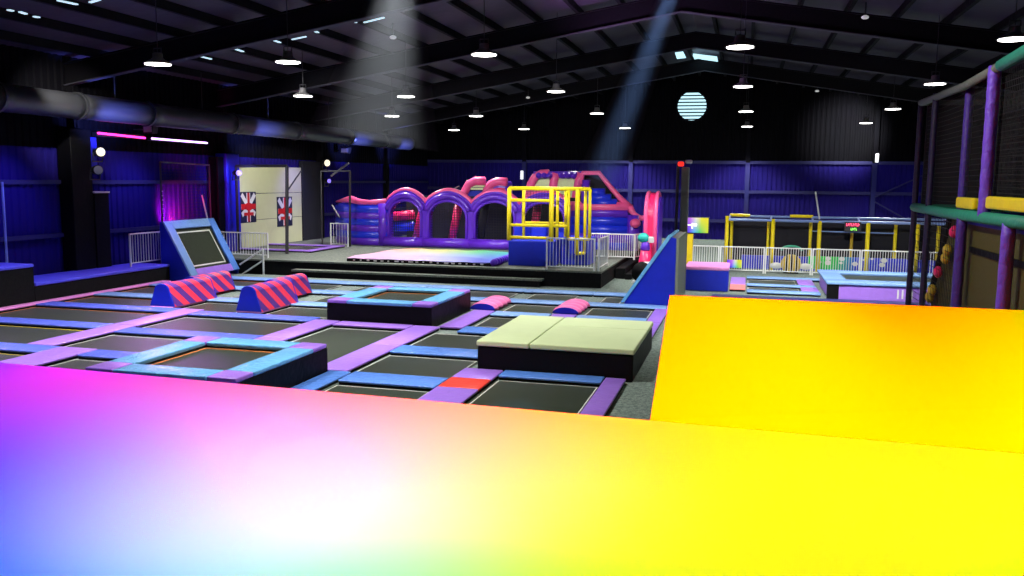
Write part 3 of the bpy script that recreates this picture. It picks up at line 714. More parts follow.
obj('front_lettering', bm, 'flagwhite', o)
bm = bmesh.new()
for i in range(7):
    tube(bm, [(-9.06+.05*math.sin(i), 31.3+i*.32, .64), (-9.04, 31.5+i*.32, .68)], .13, 10)
q = obj('end_flap', bm, 'ipurple', o, True); q['label'] = 'purple blue gathered end'

# ------------------------------------------------------------------ inflatable obstacle course
YI = 39.5
o = inf = thing('inflatable_obstacle_course', 'huge purple and pink inflatable obstacle course with arches and slide on the stage', 'inflatable', (-11, 41, .5))
def arc(cx, zc, rx, rz, a0, a1, n, Y): return [Vector((cx+rx*math.cos(a0+(a1-a0)*i/n), Y, zc+rz*math.sin(a0+(a1-a0)*i/n))) for i in range(n+1)]
arches = [(387, 405.5, 426), (426, 449, 472), (472, 496, 520), (520, 543, 570)]
zv = aty(450, 204, YI).z; zp = aty(450, 191, YI).z
for k, (a, c_, b_) in enumerate(arches):
    xa, xb = aty(a, 204, YI).x, aty(b_, 204, YI).x; cx = (xa+xb)/2; hw = (xb-xa)/2
    n = 18
    outer = [Vector((xa+(xb-xa)*i/n, YI, zv+(zp-zv)*math.sin(PI*i/n)**.75)) for i in range(n+1)]
    iw = hw*.83; zs = 1.95; it = zp-.46
    inner = [Vector((cx-iw, YI, zs))]+[Vector((cx-iw*math.cos(PI*i/n), YI, zs+(it-zs)*math.sin(PI*i/n))) for i in range(1, n)]+[Vector((cx+iw, YI, zs))]
    # front wall of the bay: strip between opening and silhouette plus the legs
    bm = bmesh.new()
    O = [Vector((xa, YI, .5))]+outer+[Vector((xb, YI, .5))]; I = [Vector((cx-iw, YI, .5))]+inner+[Vector((cx+iw, YI, .5))]
    lay = []
    for dy in (-.18, .35):
        lay.append(([bm.verts.new(p+Vector((0, dy, 0))) for p in O], [bm.verts.new(p+Vector((0, dy, 0))) for p in I]))
    for (oo, ii) in lay:
        for i in range(len(oo)-1): bm.faces.new((oo[i], oo[i+1], ii[i+1], ii[i]))
    for s_ in (0, 1):
        A, B = lay[0][s_], lay[1][s_]
        for i in range(len(A)-1): bm.faces.new((A[i], A[i+1], B[i+1], B[i]))
    obj('bay_wall', bm, 'ipurple', o)
    obj('arch_trim', TUBE([p+Vector((0, 0, .02)) for p in outer], .13, 12), 'ipink', o, True)
    rim = [Vector((cx-iw, YI-.2, .6))]+[p+Vector((0, -.2, 0)) for p in inner]+[Vector((cx+iw, YI-.2, .6))]
    obj('opening_rim', TUBE([p+Vector((0, -.02, 0)) for p in rim], .07, 10), 'ipurple', o, True)
    mid = [(p_+q_)*.5+Vector((0, -.2, 0)) for p_, q_ in zip(outer, inner)]
    obj('arch_roll', TUBE(mid, .14, 10), 'ipurple', o, True)
    bm = bmesh.new()
    for i in range(15):
        x = cx-iw+2*iw*(i+.5)/15; zt = zs+(it-zs)*math.sqrt(max(0, 1-((x-cx)/iw)**2)); tube(bm, [(x, YI+.1, .6), (x, YI+.1, zt)], .012, 4)
    for i in range(16):
        z = .75+(it-.75)*(i+.5)/16; w_ = iw if z < zs else iw*math.sqrt(max(0.01, 1-((z-zs)/(it-zs))**2)); tube(bm, [(cx-w_, YI+.1, z), (cx+w_, YI+.1, z)], .012, 4)
    obj('net_panel', bm, 'net', o)
    obj('sill_roll', TUBE([(cx-hw, YI-.28, .72), (cx+hw, YI-.28, .72)], .24, 12), 'ipurple', o, True)
xa = aty(arches[0][0], 200, YI).x; xe = aty(arches[3][2], 200, YI).x
obj('inner_wall', BOX(xa, xe, 42.0, 42.15, .5, 2.9), 'dark', o)
obj('bed_floor', BOX(xa, xe, 39.9, 42.0, .5, .75), 'iblue', o)
for px0, px1, mt in ((459, 452, 'ired'), (424, 416, 'ired'), (486, 480, 'dark'), (538, 533, 'ired')):
    p, q = aty(px0, 203, 40.6), aty(px1, 240, 40.6); obj('inner_pillar', TUBE([(q.x, 40.6, .75), p], .2, 10), mt, o, True)
for i, mt in enumerate(('iblue', 'ired')): obj('inner_step', TUBE([(aty(393, 220, 41).x, 41.2, 1.3+.55*i), (aty(412, 220, 41).x, 41.2, 1.4+.55*i)], .25, 10), mt, o, True)
# ribbed side wall on the left
xl = aty(352, 220, YI).x; xll = aty(337, 220, YI+1.0).x
zt = aty(360, 203, YI).z
for i in range(6):
    z = .7+i*(zt-.85)/5.5
    obj('side_roll', TUBE([(xll+.15, YI+1.0, z), (xl, YI+.1, z), (xl+.6, YI, z), (xa+.1, YI, z)], .26, 12), 'iblue' if i % 2 else 'ipurple', o, True)
obj('side_trim', TUBE([(xll, YI+1.0, zt+.02), (xl-.1, YI+.1, zt+.18), (xl+.4, YI, zt+.06), ((xl+xa)/2, YI, zt+.02), (xa+.05, YI, zt+.12)], [.05, .18, .15, .13, .13], 12), 'ipink', o, True)
obj('corner_post', TUBE([(xa-.15, YI-.1, .5), (xa-.15, YI-.1, zt)], .25, 12), 'ipurple', o, True)
# first climbing tower behind the arches
YT = 43.0
def P(px, py, Y=YT): return aty(px, py, Y)
def rib(pts, r, mt='ipink', dy=0, Y=YT):
    return obj('tower_rib', TUBE([P(*p, Y)+Vector((0, dy, 0)) for p in pts], r, 12), mt, o, True)
rib([(459, 222), (460.5, 207), (464, 193), (469, 184), (476, 181), (485, 181)], .22)
rib([(482, 222), (484, 203), (487, 190), (491, 184), (497, 181.5), (507, 182)], .22)
obj('tower_panel', BOX(P(463, 200).x, P(486, 200).x, YT+.1, YT+.3, 1.0, P(470, 191).z), 'royal', o)
bm = bmesh.new()
for i in range(4):
    z = P(470, 181+2.6*i).z; box(bm, P(467, 180).x, P(485, 180).x, YT-.05, YT+.2, z-.05, z+.05)
obj('slat', bm, 'igrey', o)
obj('tower_block', BOX(P(490, 190).x, P(507, 190).x, YT, YT+1.2, 1.0, P(500, 181).z, .15, 3), 'ipurple', o, True)
obj('tower_recess', BOX(P(495, 190).x, P(505, 190).x, YT-.06, YT+.1, P(500, 203).z, P(500, 188).z, .03, 1), 'ired', o)
obj('tether', TUBE([P(459, 186), P(430, 203)], .03, 5), 'greysteel', o)
# slide tower
YS = 42.5
def S(px, py, Y=YS): return aty(px, py, Y)
for pts in ([(526, 215), (528, 198), (531, 184), (535, 177), (541, 174), (549, 173.5)], [(550, 215), (552, 195), (554, 180), (556, 173)], [(573, 215), (576, 195), (579, 180), (581, 173)]):
    obj('tower_rib', TUBE([S(*p) for p in pts], .21, 12), 'ipink', o, True)
obj('top_tube', TUBE([S(534, 174), S(560, 174), S(582, 174)], .14, 10), 'ipurple', o, True)
for x0, x1 in ((537, 553), (560, 577)):
    for k in range(3):
        a = S(x0+(x1-x0)*k/3, 173); b_ = S(x0+(x1-x0)*(k+1)/3, 173); obj('top_puff', ELL(((a.x+b_.x)/2, YS, a.z-.12), ((b_.x-a.x)/1.5, .4, .17), 14), 'ipurple', o, True)
for x0, x1 in ((531, 552), (556, 576)): obj('tower_panel', BOX(S(x0, 190).x, S(x1, 190).x, YS+.1, YS+.25, 1.5, S(x0, 178).z, .04, 1), 'igrey', o)
obj('tower_body', BOX(S(526, 200).x, S(578, 200).x, YS+.3, YS+2.5, .5, S(540, 185).z), 'dark', o)
YW = 41.0
def W(px, py, Y=YW): return aty(px, py, Y)
out = [(579, 206), (581, 184), (583, 173), (599, 173), (608, 184), (618, 196), (629, 207)]
bm = bmesh.new(); prism(bm, [(W(*p).x, W(*p).z) for p in out], 'y', YW+.6, YW+.7); obj('slide_back', bm, 'dark', o)
obj('slide_trim', TUBE([W(*p) for p in out[1:]], [.15, .12, .11, .12, .13, .17], 12), 'ipink', o, True)
for i, (x1, y) in enumerate(((605, 192.5), (611, 198), (617, 203))): obj('slide_step', TUBE([W(588, y), W(x1, y)], .2, 12), 'iblue', o, True)
obj('slide_pillar', TUBE([W(585, 206), W(586, 180)], .2, 10), 'ipurple', o, True)
obj('slide_belt', TUBE([W(560, 206), W(600, 207), W(629, 207)], .24, 12), 'ipink', o, True)
zs_ = [W(600, y).z for y in (213, 221, 229.5, 238, 246)]
for i, z in enumerate(zs_): obj('body_roll', TUBE([(W(567, 220).x, YW+.1, z), (W(600, 220).x, YW, z), (W(628, 220).x, YW, z)], .24, 12), ('ipurple', 'iblue', 'iblue', 'ipurple', 'iblue')[i], o, True)
obj('body_core', BOX(W(567, 220).x, W(628, 220).x, YW+.15, YW+2.0, .5, W(600, 208).z), 'royal', o)
obj('end_trim', TUBE([W(629, 207), W(634, 214), W(640, 218), W(646, 218)], [.2, .12, .12, .14], 10), 'ipink', o, True)
a = W(636, 223); obj('end_knob', ELL((a.x, YW-.3, a.z), (.26, .25, .22), 16), 'ipink', o, True)
a = W(632, 232); obj('end_column', TUBE([(a.x, YW, .5), (a.x+.05, YW, W(632, 215).z)], .3, 12), 'ipurple', o, True)
obj('end_column', TUBE([(a.x+.75, YW+.1, .5), (a.x+.7, YW+.1, W(632, 219).z)], .26, 12), 'ipurple', o, True)

# rounded pink inflatable slab at the stage's right end
o = thing('inflatable_arch', 'tall crimson inflatable slab with rounded top right of the slide', 'inflatable', (-3.4, 37, FZ))
YA = 36.0; xa, xb = aty(645.5, 230, YA).x, aty(655, 230, YA).x; zt = aty(650, 193, YA).z; wd = 1.9
prof = [(YA, FZ), (YA+wd, FZ)]+[(YA+wd/2+wd/2*math.cos(t*PI/12), zt-wd/2+wd/2*math.sin(t*PI/12)) for t in range(13)]
obj('body', PRISM(prof, 'x', xa, xb, .06, 2), 'ired', o)
rim = [Vector((0, YA, FZ+.1))]+[Vector((0, y, z)) for y, z in prof[2:][::-1]]+[Vector((0, YA+wd, FZ+.1))]
for x in (xa, xb): obj('edge_trim', TUBE([p+Vector((x, 0, 0)) for p in rim], .09, 8), 'ipink', o, True)
obj('side_panel', PRISM([(y*1.0 if True else y, z) for y, z in [(YA+.25, FZ+.02), (YA+wd-.05, FZ+.02)]+[(YA+.12+wd/2+(wd/2-.16)*math.cos(t*PI/12), zt-wd/2+(wd/2-.16)*math.sin(t*PI/12)) for t in range(13)]], 'x', xb+.06, xb+.12), 'ipurple', o)
p = aty(645, 255, 35.2)
o = thing('stacking_totem', 'small multicoloured foam totem at the foot of the crimson slab', 'totem', (p.x, 35.2, FZ))
zz = [aty(645, y, 35.2).z for y in (250, 241.5, 236)]
bm = LATHE([(.2, 0), (.26, .05), (.26, .2), (.2, .26)], 20, (p.x, 35.2, FZ)); obj('base', bm, 'yellow', o, True)
bm = LATHE([(.16, .26), (.27, .34), (.27, .5), (.18, zz[0]-FZ-.02)], 20, (p.x, 35.2, FZ)); obj('lower_section', bm, 'ired', o, True)
bm = LATHE([(.15, 0), (.2, .06), (.16, zz[1]-zz[0])], 20, (p.x, 35.2, zz[0]-.02)); obj('middle_section', bm, 'ipurple', o, True)
obj('head', ELL((p.x-.08, 35.2, (zz[1]+zz[2])/2+.04), (.23, .2, .2), 18), 'teal', o, True)
obj('side_block', BOX(p.x+.12, p.x+.34, 35.1, 35.3, zz[1]-.05, zz[1]+.2, .03, 1), 'whitepaint', o)
# blower by the side steps
p = Vector((-3.72, 33.3, FZ))
o = thing('air_blower', 'black inflatable blower with white tube beside the side steps', 'blower', (p.x, p.y, FZ))
bm = TUBE([(p.x, p.y-.25, .3), (p.x, p.y+.25, .3)], .38, 20); obj('drum', bm, 'black', o, True)
obj('outlet_tube', TUBE([(p.x+.1, p.y, .45), (p.x+.35, p.y+.5, .42), (p.x+.4, p.y+1.0, .35), (p.x+.4, p.y+1.7, .3)], .25, 12), 'whitepaint', o, True)
obj('foot', BOX(p.x-.35, p.x+.4, p.y-.3, p.y+.3, FZ, FZ+.06), 'whitepaint', o)

# ------------------------------------------------------------------ yellow cage on blue boxes
Y0 = 32.0
def C(px, py, Y=Y0): return aty(px, py, Y)
o = thing('blue_plinth', 'wide royal blue foam plinth on the stage under the yellow cage', 'plinth', (-7.2, 33, .5))
x0, x1 = C(508, 250).x, C(553, 250).x; zt = C(530, 241.2).z
obj('body', BOX(x0, x1, Y0+.05, 34.6, .5, zt, .03, 2), 'royal', o)
obj('back_block', BOX(C(514, 230, 33.6).x, C(547, 230, 33.6).x, 33.6, 34.05, zt, C(530, 226, 33.8).z, .04, 2), 'royal', o)
tag(obj('foam_block', BOX(C(561, 250, 33).x, C(589, 250, 33).x, 33.0, 34.6, .5, C(570, 238, 33).z, .04, 2), 'deepblue'), 'blue foam block behind the white barrier at the cage', 'block')
tag(obj('foam_block', BOX(C(556, 250, 34.9).x, C(567, 250, 34.9).x, 34.9, 35.6, .5, C(556, 226, 34.9).z, .04, 2), 'deepblue'), 'taller blue foam block behind the cage', 'block')
o = thing('yellow_cage', 'yellow padded post cage standing on the blue plinth', 'cage', (-7.2, 33, .5))
xl, xr = C(508.5, 200).x, C(551, 200).x; zt = C(530, 188.5).z; zb = C(530, 241.2).z+.005
YR = 34.3
def post(x, y, z0, z1, r=.075, mt='yellow'): obj('post', TUBE([(x, y, z0), (x, y, z1)], r, 8), mt, o, True)
def rail(p, q, r=.06, mt='yellow'): obj('rail', TUBE([p, q], r, 8), mt, o, True)
z200, z225, z238 = C(530, 200.5).z, C(530, 225.5).z, C(530, 238).z
post(xl, Y0+.12, zb, zt, .085); post(xr, Y0+.12, zb, zt, .095); post(xl+.35, Y0+1.0, zb, zt, .055); post(xl, YR, zb, zt, .06); post(xr+.1, YR, zb, zt, .06); post(xr+.02, Y0+1.1, zb, zt, .06)
x568, x590 = C(568, 200).x, C(589.5, 200).x
rail((xl, Y0+.12, zt), (x590, Y0+.12, zt), .075)
for z in (z200, z225, z238): rail((xl, Y0+.12, z), (xr, Y0+.12, z))
rail((xr, Y0+.12, z225), (x568, Y0+.12, z225))
rail((xl, Y0+.12, zt), (xl, YR, zt)); rail((xr, Y0+.12, zt), (xr+.1, YR, zt)); rail((xl, YR, zt), (xr+.1, YR, zt)); rail((xl, YR, z225), (xr+.1, YR, z225), .05)
z254 = C(580, 254).z
post(x568, Y0+.12, z238, zt, .06); post(C(577, 200).x, Y0+.12, z254, zt, .09); post(C(583, 200).x, Y0+.5, z254, zt, .06); post(x590, Y0+.12, z238, zt, .06)
rail((x568, Y0+.12, z238), (x590, Y0+.12, z238), .06); rail((C(577, 200).x, Y0+.12, z254), (C(583, 200).x, Y0+.5, z254), .06)
bm = bmesh.new()
for i in range(14):
    x = xl+(xr-xl)*(i+.5)/14; tube(bm, [(x, YR, z225), (x, YR, zt)], .006, 4)
for i in range(14):
    z = z225+(zt-z225)*(i+.5)/14; tube(bm, [(xl, YR, z), (xr+.1, YR, z)], .006, 4)
obj('net', bm, 'net', o)

# ------------------------------------------------------------------ blue quarter wedge, pillar, rainbow screen
o = thing('quarter_wedge', 'royal blue triangular wedge at the right edge of the court', 'wedge', (-2.6, 28, FZ))
tri = [(-3.5, FZ), (-1.98, FZ), (-1.98, 2.03), (-2.12, 2.07), (-3.5, .02)]
obj('side_panel', PRISM(tri, 'y', 26.65, 26.8, .01, 1), 'royal', o)
obj('core', PRISM(tri, 'y', 26.8, 30.1), 'greysteel', o)
dv = Vector((-2.12+3.5, 0, 2.05)).normalized()
bm = bmesh.new(); prism(bm, [(-3.62, .02), (-3.5, .04), (-2.12, 2.09), (-2.22, 2.13)], 'y', 26.62, 30.12); obj('slope_pad', bm, 'sky', o)
obj('back_panel', BOX(-1.975, -1.9, 26.66, 30.1, FZ, 2.05), 'greypanel', o)['label'] = 'grey green back panel'
o = thing('corner_pillar', 'tall dark pillar rising behind the blue wedge', 'pillar', (-2.3, 30.6, FZ))
a, b_ = aty(680.5, 200, 30.5).x, aty(688, 200, 30.5).x; zt = aty(683, 167, 30.5).z
obj('shaft', BOX(a, b_, 30.5, 30.85, FZ, zt, .04, 2), 'greydark', o)
obj('side_pole', TUBE([(a-.12, 30.5, FZ), (a-.12, 30.5, zt+.1)], .05, 8), 'steel', o)
p = aty(681, 161, 30.4); obj('red_lamp', BOX(p.x-.1, p.x+.1, 30.3, 30.5, zt+.02, zt+.18, .05, 2), 'redlamp', o)
p = aty(689, 159.5, 30.4); obj('camera_head', BOX(p.x-.12, p.x+.12, 30.3, 30.5, zt+.12, zt+.24, .05, 2), 'whitepaint', o)
o = thing('rainbow_screen', 'rainbow coloured screen on a yellow post behind the blue wedge', 'screen', (-1.7, 33.6, FZ))
a, b_ = aty(681, 217.5, 33.6), aty(708, 233, 33.6)
obj('casing', BOX(a.x-.03, b_.x+.03, 33.62, 33.7, b_.z-.03, a.z+.03, .01, 1), 'steel', o)
obj('display', BOX(a.x, b_.x, 33.6, 33.62, b_.z, a.z), 'sign', o)
bm = bmesh.new()
box(bm, a.x+.2, a.x+.25, 33.59, 33.6, b_.z+.12, a.z-.1); box(bm, a.x+.25, a.x+.4, 33.59, 33.6, a.z-.3, a.z-.25); box(bm, a.x+.4, a.x+.45, 33.59, 33.6, b_.z+.15, a.z-.2)
box(bm, a.x+.47, a.x+.6, 33.59, 33.6, a.z-.32, a.z-.22)
obj('white_emblem', bm, glow('emblem_white', (.9, .85, 1), 1.0), o)
xp = aty(689.5, 250, 33.8).x
obj('post', BOX(xp-.12, xp+.12, 33.7, 33.9, FZ, b_.z+.1, .03, 2), 'yellow', o)
o = thing('rainbow_screen', 'small rainbow panel hung on the white barrier', 'screen', (-.2, 38.2, .2))
a, b_ = aty(727, 259.5, 38.2), aty(741.5, 268, 38.2)
obj('display', BOX(a.x, b_.x, 38.2, 38.22, b_.z, a.z), 'sign', o); obj('hanging_backing', BOX(a.x, b_.x, 38.22, 38.25, b_.z, a.z), 'steel', o)

# ------------------------------------------------------------------ right-hand court
o = thing('foam_box', 'royal blue foam box with pink top right of the wedge', 'box', (-1.2, 32, FZ))
a, b_ = aty(685, 270, 31.4), aty(728.5, 270, 31.4); zt = aty(700, 270, 31.4).z
obj('body', BOX(a.x, b_.x, 31.4, 33.4, FZ, zt, .03, 2), 'royal', o); obj('top_pad', BOX(a.x-.02, b_.x+.02, 31.38, 33.4, zt, zt+.12, .04, 2), 'pinkpad', o)
GR = 'pads of the right court'
def rpad(a, b_, c_, d_, mat, label, z=0.):
    pad(a, b_, c_, d_, mat, label, GR, z)
rpad(-.45, .12, 31.6, 33.1, 'salmon', 'salmon pad beside the pink topped blue box')
rpad(-.45, .12, 33.12, 35.6, 'purple', 'lilac pad behind the salmon pad')
rpad(.14, 2.6, 31.0, 31.7, 'pale', 'front blue pad of the right court')
rpad(.14, 2.6, 33.0, 33.6, 'pale', 'middle blue pad of the right court')
rpad(.14, 7.9, 35.6, 36.3, 'pale', 'back blue pad along the white barrier')
rpad(2.0, 2.6, 31.72, 32.98, 'purple', 'lilac pad closing the front right bed')
rpad(2.0, 2.6, 33.62, 35.58, 'purple', 'lilac pad closing the back right bed')
bed(.14, 2.0, 31.75, 32.95, 'front trampoline bed of the right court')
bed(.14, 2.0, 33.65, 35.55, 'back trampoline bed of the right court')
rpad(-1.0, 7.9, 29.3, 29.9, 'navy', 'long dark blue pad beyond the yellow ramp top')
o = thing('raised_trampoline', 'purple sided raised trampoline beyond the yellow ramp', 'trampoline', (4.5, 32, FZ))
zt = .5
obj('skirt', BOX(2.8, 7.6, 30.6, 34.6, FZ, zt-.12, .02, 1), 'purple', o)
obj('dark_skirt', BOX(2.72, 3.1, 30.58, 30.6, FZ, zt-.1), 'black', o)
for a in ((2.7, 7.7, 30.5, 31.4), (2.7, 7.7, 33.8, 34.7), (2.7, 3.4, 31.42, 33.78), (7.0, 7.7, 31.42, 33.78)): obj('frame_pad', BOX(*a, zt-.1, zt, .03, 2), 'pale', o, True)
obj('bed', BOX(3.4, 7.0, 31.4, 33.8, zt-.11, zt-.1), 'mat', o)
bm = bmesh.new()
for i in range(4): box(bm, 4.9+i*.14, 4.95+i*.14, 30.585, 30.6, FZ+.1, zt-.2)
obj('white_marks', bm, 'flagwhite', o)
# striped bee-like toy
o = thing('bee_toy', 'yellow and black striped bee toy behind the white barrier', 'toy', (2.0, 38.9, FZ))
p = aty(791, 264, 38.9)
obj('body', ELL((p.x, 38.9, p.z), (.42, .4, .42), 20), 'yellowdim', o, True)
for dx in (-.2, 0, .2): obj('stripe', TUBE([(p.x+dx, 38.9+math.sqrt(.42**2-dx*dx)*.97*math.cos(t*PI/10), p.z+math.sqrt(.42**2-dx*dx)*1.0*math.sin(t*PI/10)) for t in range(20)], .035, 6, True), 'black', o, True)
for s_ in (-1, 1): obj('wing', ELL((p.x+s_*.6, 39.0, p.z-.1), (.28, .06, .14), 14), 'whitepaint', o, True)
obj('hoop', TUBE([(p.x+.42*math.cos(t*PI/10), 39.1, p.z+.55+.2*math.sin(t*PI/10)) for t in range(11)], .05, 8), 'green', o, True)
obj('foot', BOX(p.x-.3, p.x+.3, 38.7, 39.1, FZ, p.z-.3), 'black', o)

# yellow posted cage behind the barrier
YC = 40.0
o = thing('sports_cage', 'long low cage of yellow posts behind the white barrier', 'cage', (3.5, 41, FZ))
for px, yy, mt, t_ in ((727.5, YC, 'yellow', 216), (732, YC+1.0, 'yellow', 219), (769, YC+1.0, 'yellow', 220), (773.5, YC, 'yellow', 219), (811, YC+1.0, 'yellow', 222), (820, YC, 'yellow', 221), (852, YC+1.2, 'yellowdim', 232), (868.5, YC, 'yellow', 223), (896, YC+1.0, 'yellow', 225), (918, YC, 'yellow', 224), (939, YC+1.0, 'yellow', 226)):
    p = aty(px, t_, yy); obj('post', TUBE([(p.x, yy, FZ), p], .085 if yy == YC else .07, 8), mt, o, True)
xl, xr = aty(727.5, 220, YC).x, 9.5; zt = aty(800, 221, YC).z
obj('front_rail', TUBE([(xl, YC, zt), (xr, YC, zt)], .06, 8), 'bluepaint', o)
obj('back_rail', TUBE([(xl+.05, YC+1.2, zt+.12), (xr, YC+1.2, zt+.12)], .05, 8), 'bluepaint', o)
for a_, b2 in ((730, 750), (790, 813)):
    p, q = aty(a_, 217, YC+1.1), aty(b2, 217.5, YC+1.1); obj('rail_sleeve', TUBE([(p.x, YC+1.15, zt+.16), (q.x, YC+1.15, zt+.16)], .07, 8), 'yellow', o)
for px in (729, 771, 813, 860): x = aty(px, 220, YC).x; obj('cross_rail', TUBE([(x, YC, zt), (x+.05, YC+1.2, zt+.12)], .045, 6), 'bluepaint', o)
p = aty(811, 231, YC+1); q = aty(896, 233.5, YC+1); obj('mid_rail', TUBE([p, q], .03, 6), 'bluepaint', o)
obj('back_sheet', BOX(xl, xr, YC+1.5, YC+1.55, FZ, zt+.02), 'dark', o)
obj('kick_board', BOX(aty(741, 260, YC).x, xr, YC+.35, YC+.5, FZ, .5), 'deepblue', o)
p, q = aty(808, 256, YC+.3), aty(905, 272, YC+.3)
o = thing('banner', 'green to blue banner with white emblems on the cage front', 'banner', ((p.x+q.x)/2, YC+.3, .3))
obj('sheet', BOX(p.x, q.x, YC+.28, YC+.33, q.z, p.z), 'bannergreen', o)
for px, py, r in ((828, 258.5, .11), (828, 262.8, .13), (842, 259, .12), (841, 263, .07), (855, 264, .12), (819, 262, .1), (884, 260.5, .13), (882, 265, .12), (872, 259, .06), (864, 260, .06)):
    c_ = aty(px, py, YC+.26)
    obj('white_emblem', PRISM([(c_.x+r*math.cos(t*PI/8), c_.z+r*.8*math.sin(t*PI/8)) for t in range(16)], 'y', YC+.25, YC+.28), 'flagwhite', o)
# red/green message board
o = thing('message_board', 'small black message board with red and green lit letters', 'sign', aty(852, 228, YC-.22))
a, b_ = aty(845, 222, YC-.24), aty(861, 232, YC-.24)
obj('casing', BOX(a.x, b_.x, YC-.22, YC-.14, b_.z, a.z, .01, 1), 'steel', o)
obj('mount', BOX((a.x+b_.x)/2-.05, (a.x+b_.x)/2+.05, YC-.14, YC-.065, b_.z+.1, b_.z+.2), 'steel', o)
def textrow(z, h, x0, x1, n, mt, name):
    bm = bmesh.new()
    for i in range(n):
        xx = x0+(x1-x0)*i/n; wv = (x1-x0)/n*.62
        box(bm, xx, xx+wv*.35, YC-.235, YC-.22, z, z+h); box(bm, xx+wv*.35, xx+wv, YC-.235, YC-.22, z+h*(.0, .4, .7)[i % 3], z+h*(.0, .4, .7)[i % 3]+h*.3)
    obj(name, bm, mt, o)
textrow(a.z-.17, .12, a.x+.06, b_.x-.05, 8, 'redtext', 'red_lettering'); textrow(a.z-.35, .11, a.x+.25, b_.x-.15, 4, 'greentext', 'green_lettering')
tag(obj('thin_pole', TUBE([aty(819.5, 219, YC+.5), aty(815.5, 192, YC+1.5)], .035, 6), 'whitepaint'), 'thin white pole leaning above the cage rail', 'pole')
tag(obj('wall_lamp', BOX(*(lambda p: (p.x-.1, p.x+.1, YB-.5, YB-.36, p.z-.28, p.z+.28))(aty(877, 158, YB-.4)), .03, 2), glow('white_wall_lamp', (1, 1, 1), .9)), 'small white box light on the back wall post', 'light')
tag(obj('wall_lamp', BOX(*(lambda p: (p.x-.1, p.x+.1, YB-.5, YB-.36, p.z-.3, p.z+.3))(aty(522, 175, YB-.4)), .03, 2), glow('white_wall_lamp', (1, 1, 1), .8)), 'small white box light behind the inflatable towers', 'light')

# ------------------------------------------------------------------ soft-play frame on the right
XN = 3.0
o = thing('soft_play_frame', 'netted soft play frame with purple posts at the right edge', 'play frame', (XN+1, 14, FZ))
def npost(px, py, r, mt, z0=FZ, z1=5.25, X=XN):
    p = atx(px, py, X)
    n = 18; obj('post', TUBE([(X, p.y, z0+(z1-z0)*i/n) for i in range(n+1)], [r*(1+.06*(i % 2)) for i in range(n+1)], 10), mt, o, True); return p.y
yF = atx(915, 200, XN).y; yE = 8.6
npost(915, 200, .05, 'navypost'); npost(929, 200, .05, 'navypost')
npost(962, 200, .06, 'shadedpurple', 3.3, 5.15, XN+.12); npost(984.5, 207, .075, 'purplepost', 3.3, 5.25)
y3 = npost(957, 290, .07, 'shadedpurple', FZ, 3.35); y4 = npost(1004, 290, .075, 'purplepost', FZ, 3.3)
obj('top_rail', TUBE([(XN, yF, 5.2), (XN, 14.2, 5.16), (XN, 12.3, 5.22)], .06, 10), 'greydark', o, True)
obj('top_rail', TUBE([(XN, 12.3, 5.22), (XN, yE, 5.36)], .075, 10), 'green', o, True)
obj('mid_rail', TUBE([(XN, yF, 3.32), (XN, 15, 3.30), (XN, yE, 3.34)], .08, 10), 'green', o, True)
def net(y0, y1, z0, z1, name='net', X=XN, s=.075, mt='net', r=.0042):
    bm = bmesh.new()
    n = int((y1-y0)/s)
    for i in range(n+1): y = y0+(y1-y0)*i/n; tube(bm, [(X, y, z0), (X, y, z1)], r, 4)
    n = int((z1-z0)/s)
    for i in range(n+1):
        z = z0+(z1-z0)*i/n; tube(bm, [(X, y0+(y1-y0)*k/10, z-.012*math.sin(k*PI/10*3)) for k in range(11)], r, 4)
    obj(name, bm, mt, o)
net(yE, yF, 3.4, 5.18, X=XN+.12)
net(y3, yF, FZ, 3.3, 'lower_net', s=.11)
# far end and the back side of the frame
obj('end_rail', TUBE([(XN, yF, 5.2), (XN+3.5, yF, 5.2)], .05, 8), 'greydark', o); obj('end_rail', TUBE([(XN, yF, 3.32), (XN+3.5, yF, 3.32)], .07, 8), 'green', o)
obj('end_sheet', BOX(XN+.1, XN+3.4, yF-.05, yF, 3.38, 5.15), 'dark', o)
obj('back_sheet', BOX(XN+2.2, XN+2.25, yE, 14.6, 3.3, 5.3), 'dark', o)
net(yE, yF, 3.4, 5.18, 'back_net', XN+1.0, .07, r=.007)
obj('upper_deck', BOX(XN+.1, XN+2.2, yE, y3+.3, 3.18, 3.3), 'royal', o)
for a_, b2, lb in ((965, 983, 'kerb_pad'), (989, 1040, 'kerb_pad')):
    p, q = atx(a_, 204, XN+.12), atx(b2, 204, XN+.12); z0 = atx(a_, 208, XN+.12).z
    obj(lb, BOX(XN-.01, XN+.1, q.y, p.y, z0, z0+.16, .03, 2), 'yellow', o)
# olive slide cover inside
pb = atx(931, 304, XN+.15); pt = atx(952, 222, XN+.15)
obj('slide_cover', PRISM([(pb.y, FZ), (pb.y, 1.9), (pt.y, 3.2), (yE, 3.2), (yE, FZ)], 'x', XN+.15, XN+.2), 'olive', o)
obj('cover_edge', TUBE([(XN+.15, pb.y+.05, 1.75), (XN+.15, pt.y+.05, 3.2)], .07, 8), 'black', o)
z_ = atx(990, 256, XN+.1).z; obj('cover_strap', BOX(XN+.12, XN+.15, yE, y3, z_-.04, z_+.04), 'black', o)
for px, py, mt in ((947.5, 250, 'yellowdim'), (945.5, 258, 'yellowdim'), (954, 232, 'ired'), (932, 290, 'yellowdim'), (929.5, 297, 'yellowdim'), (938, 272, 'ired')):
    p = atx(px, py, XN+.05); obj('edge_knot', ELL((XN+.05, p.y, p.z), (.07, .12, .1), 10), mt, o, True)

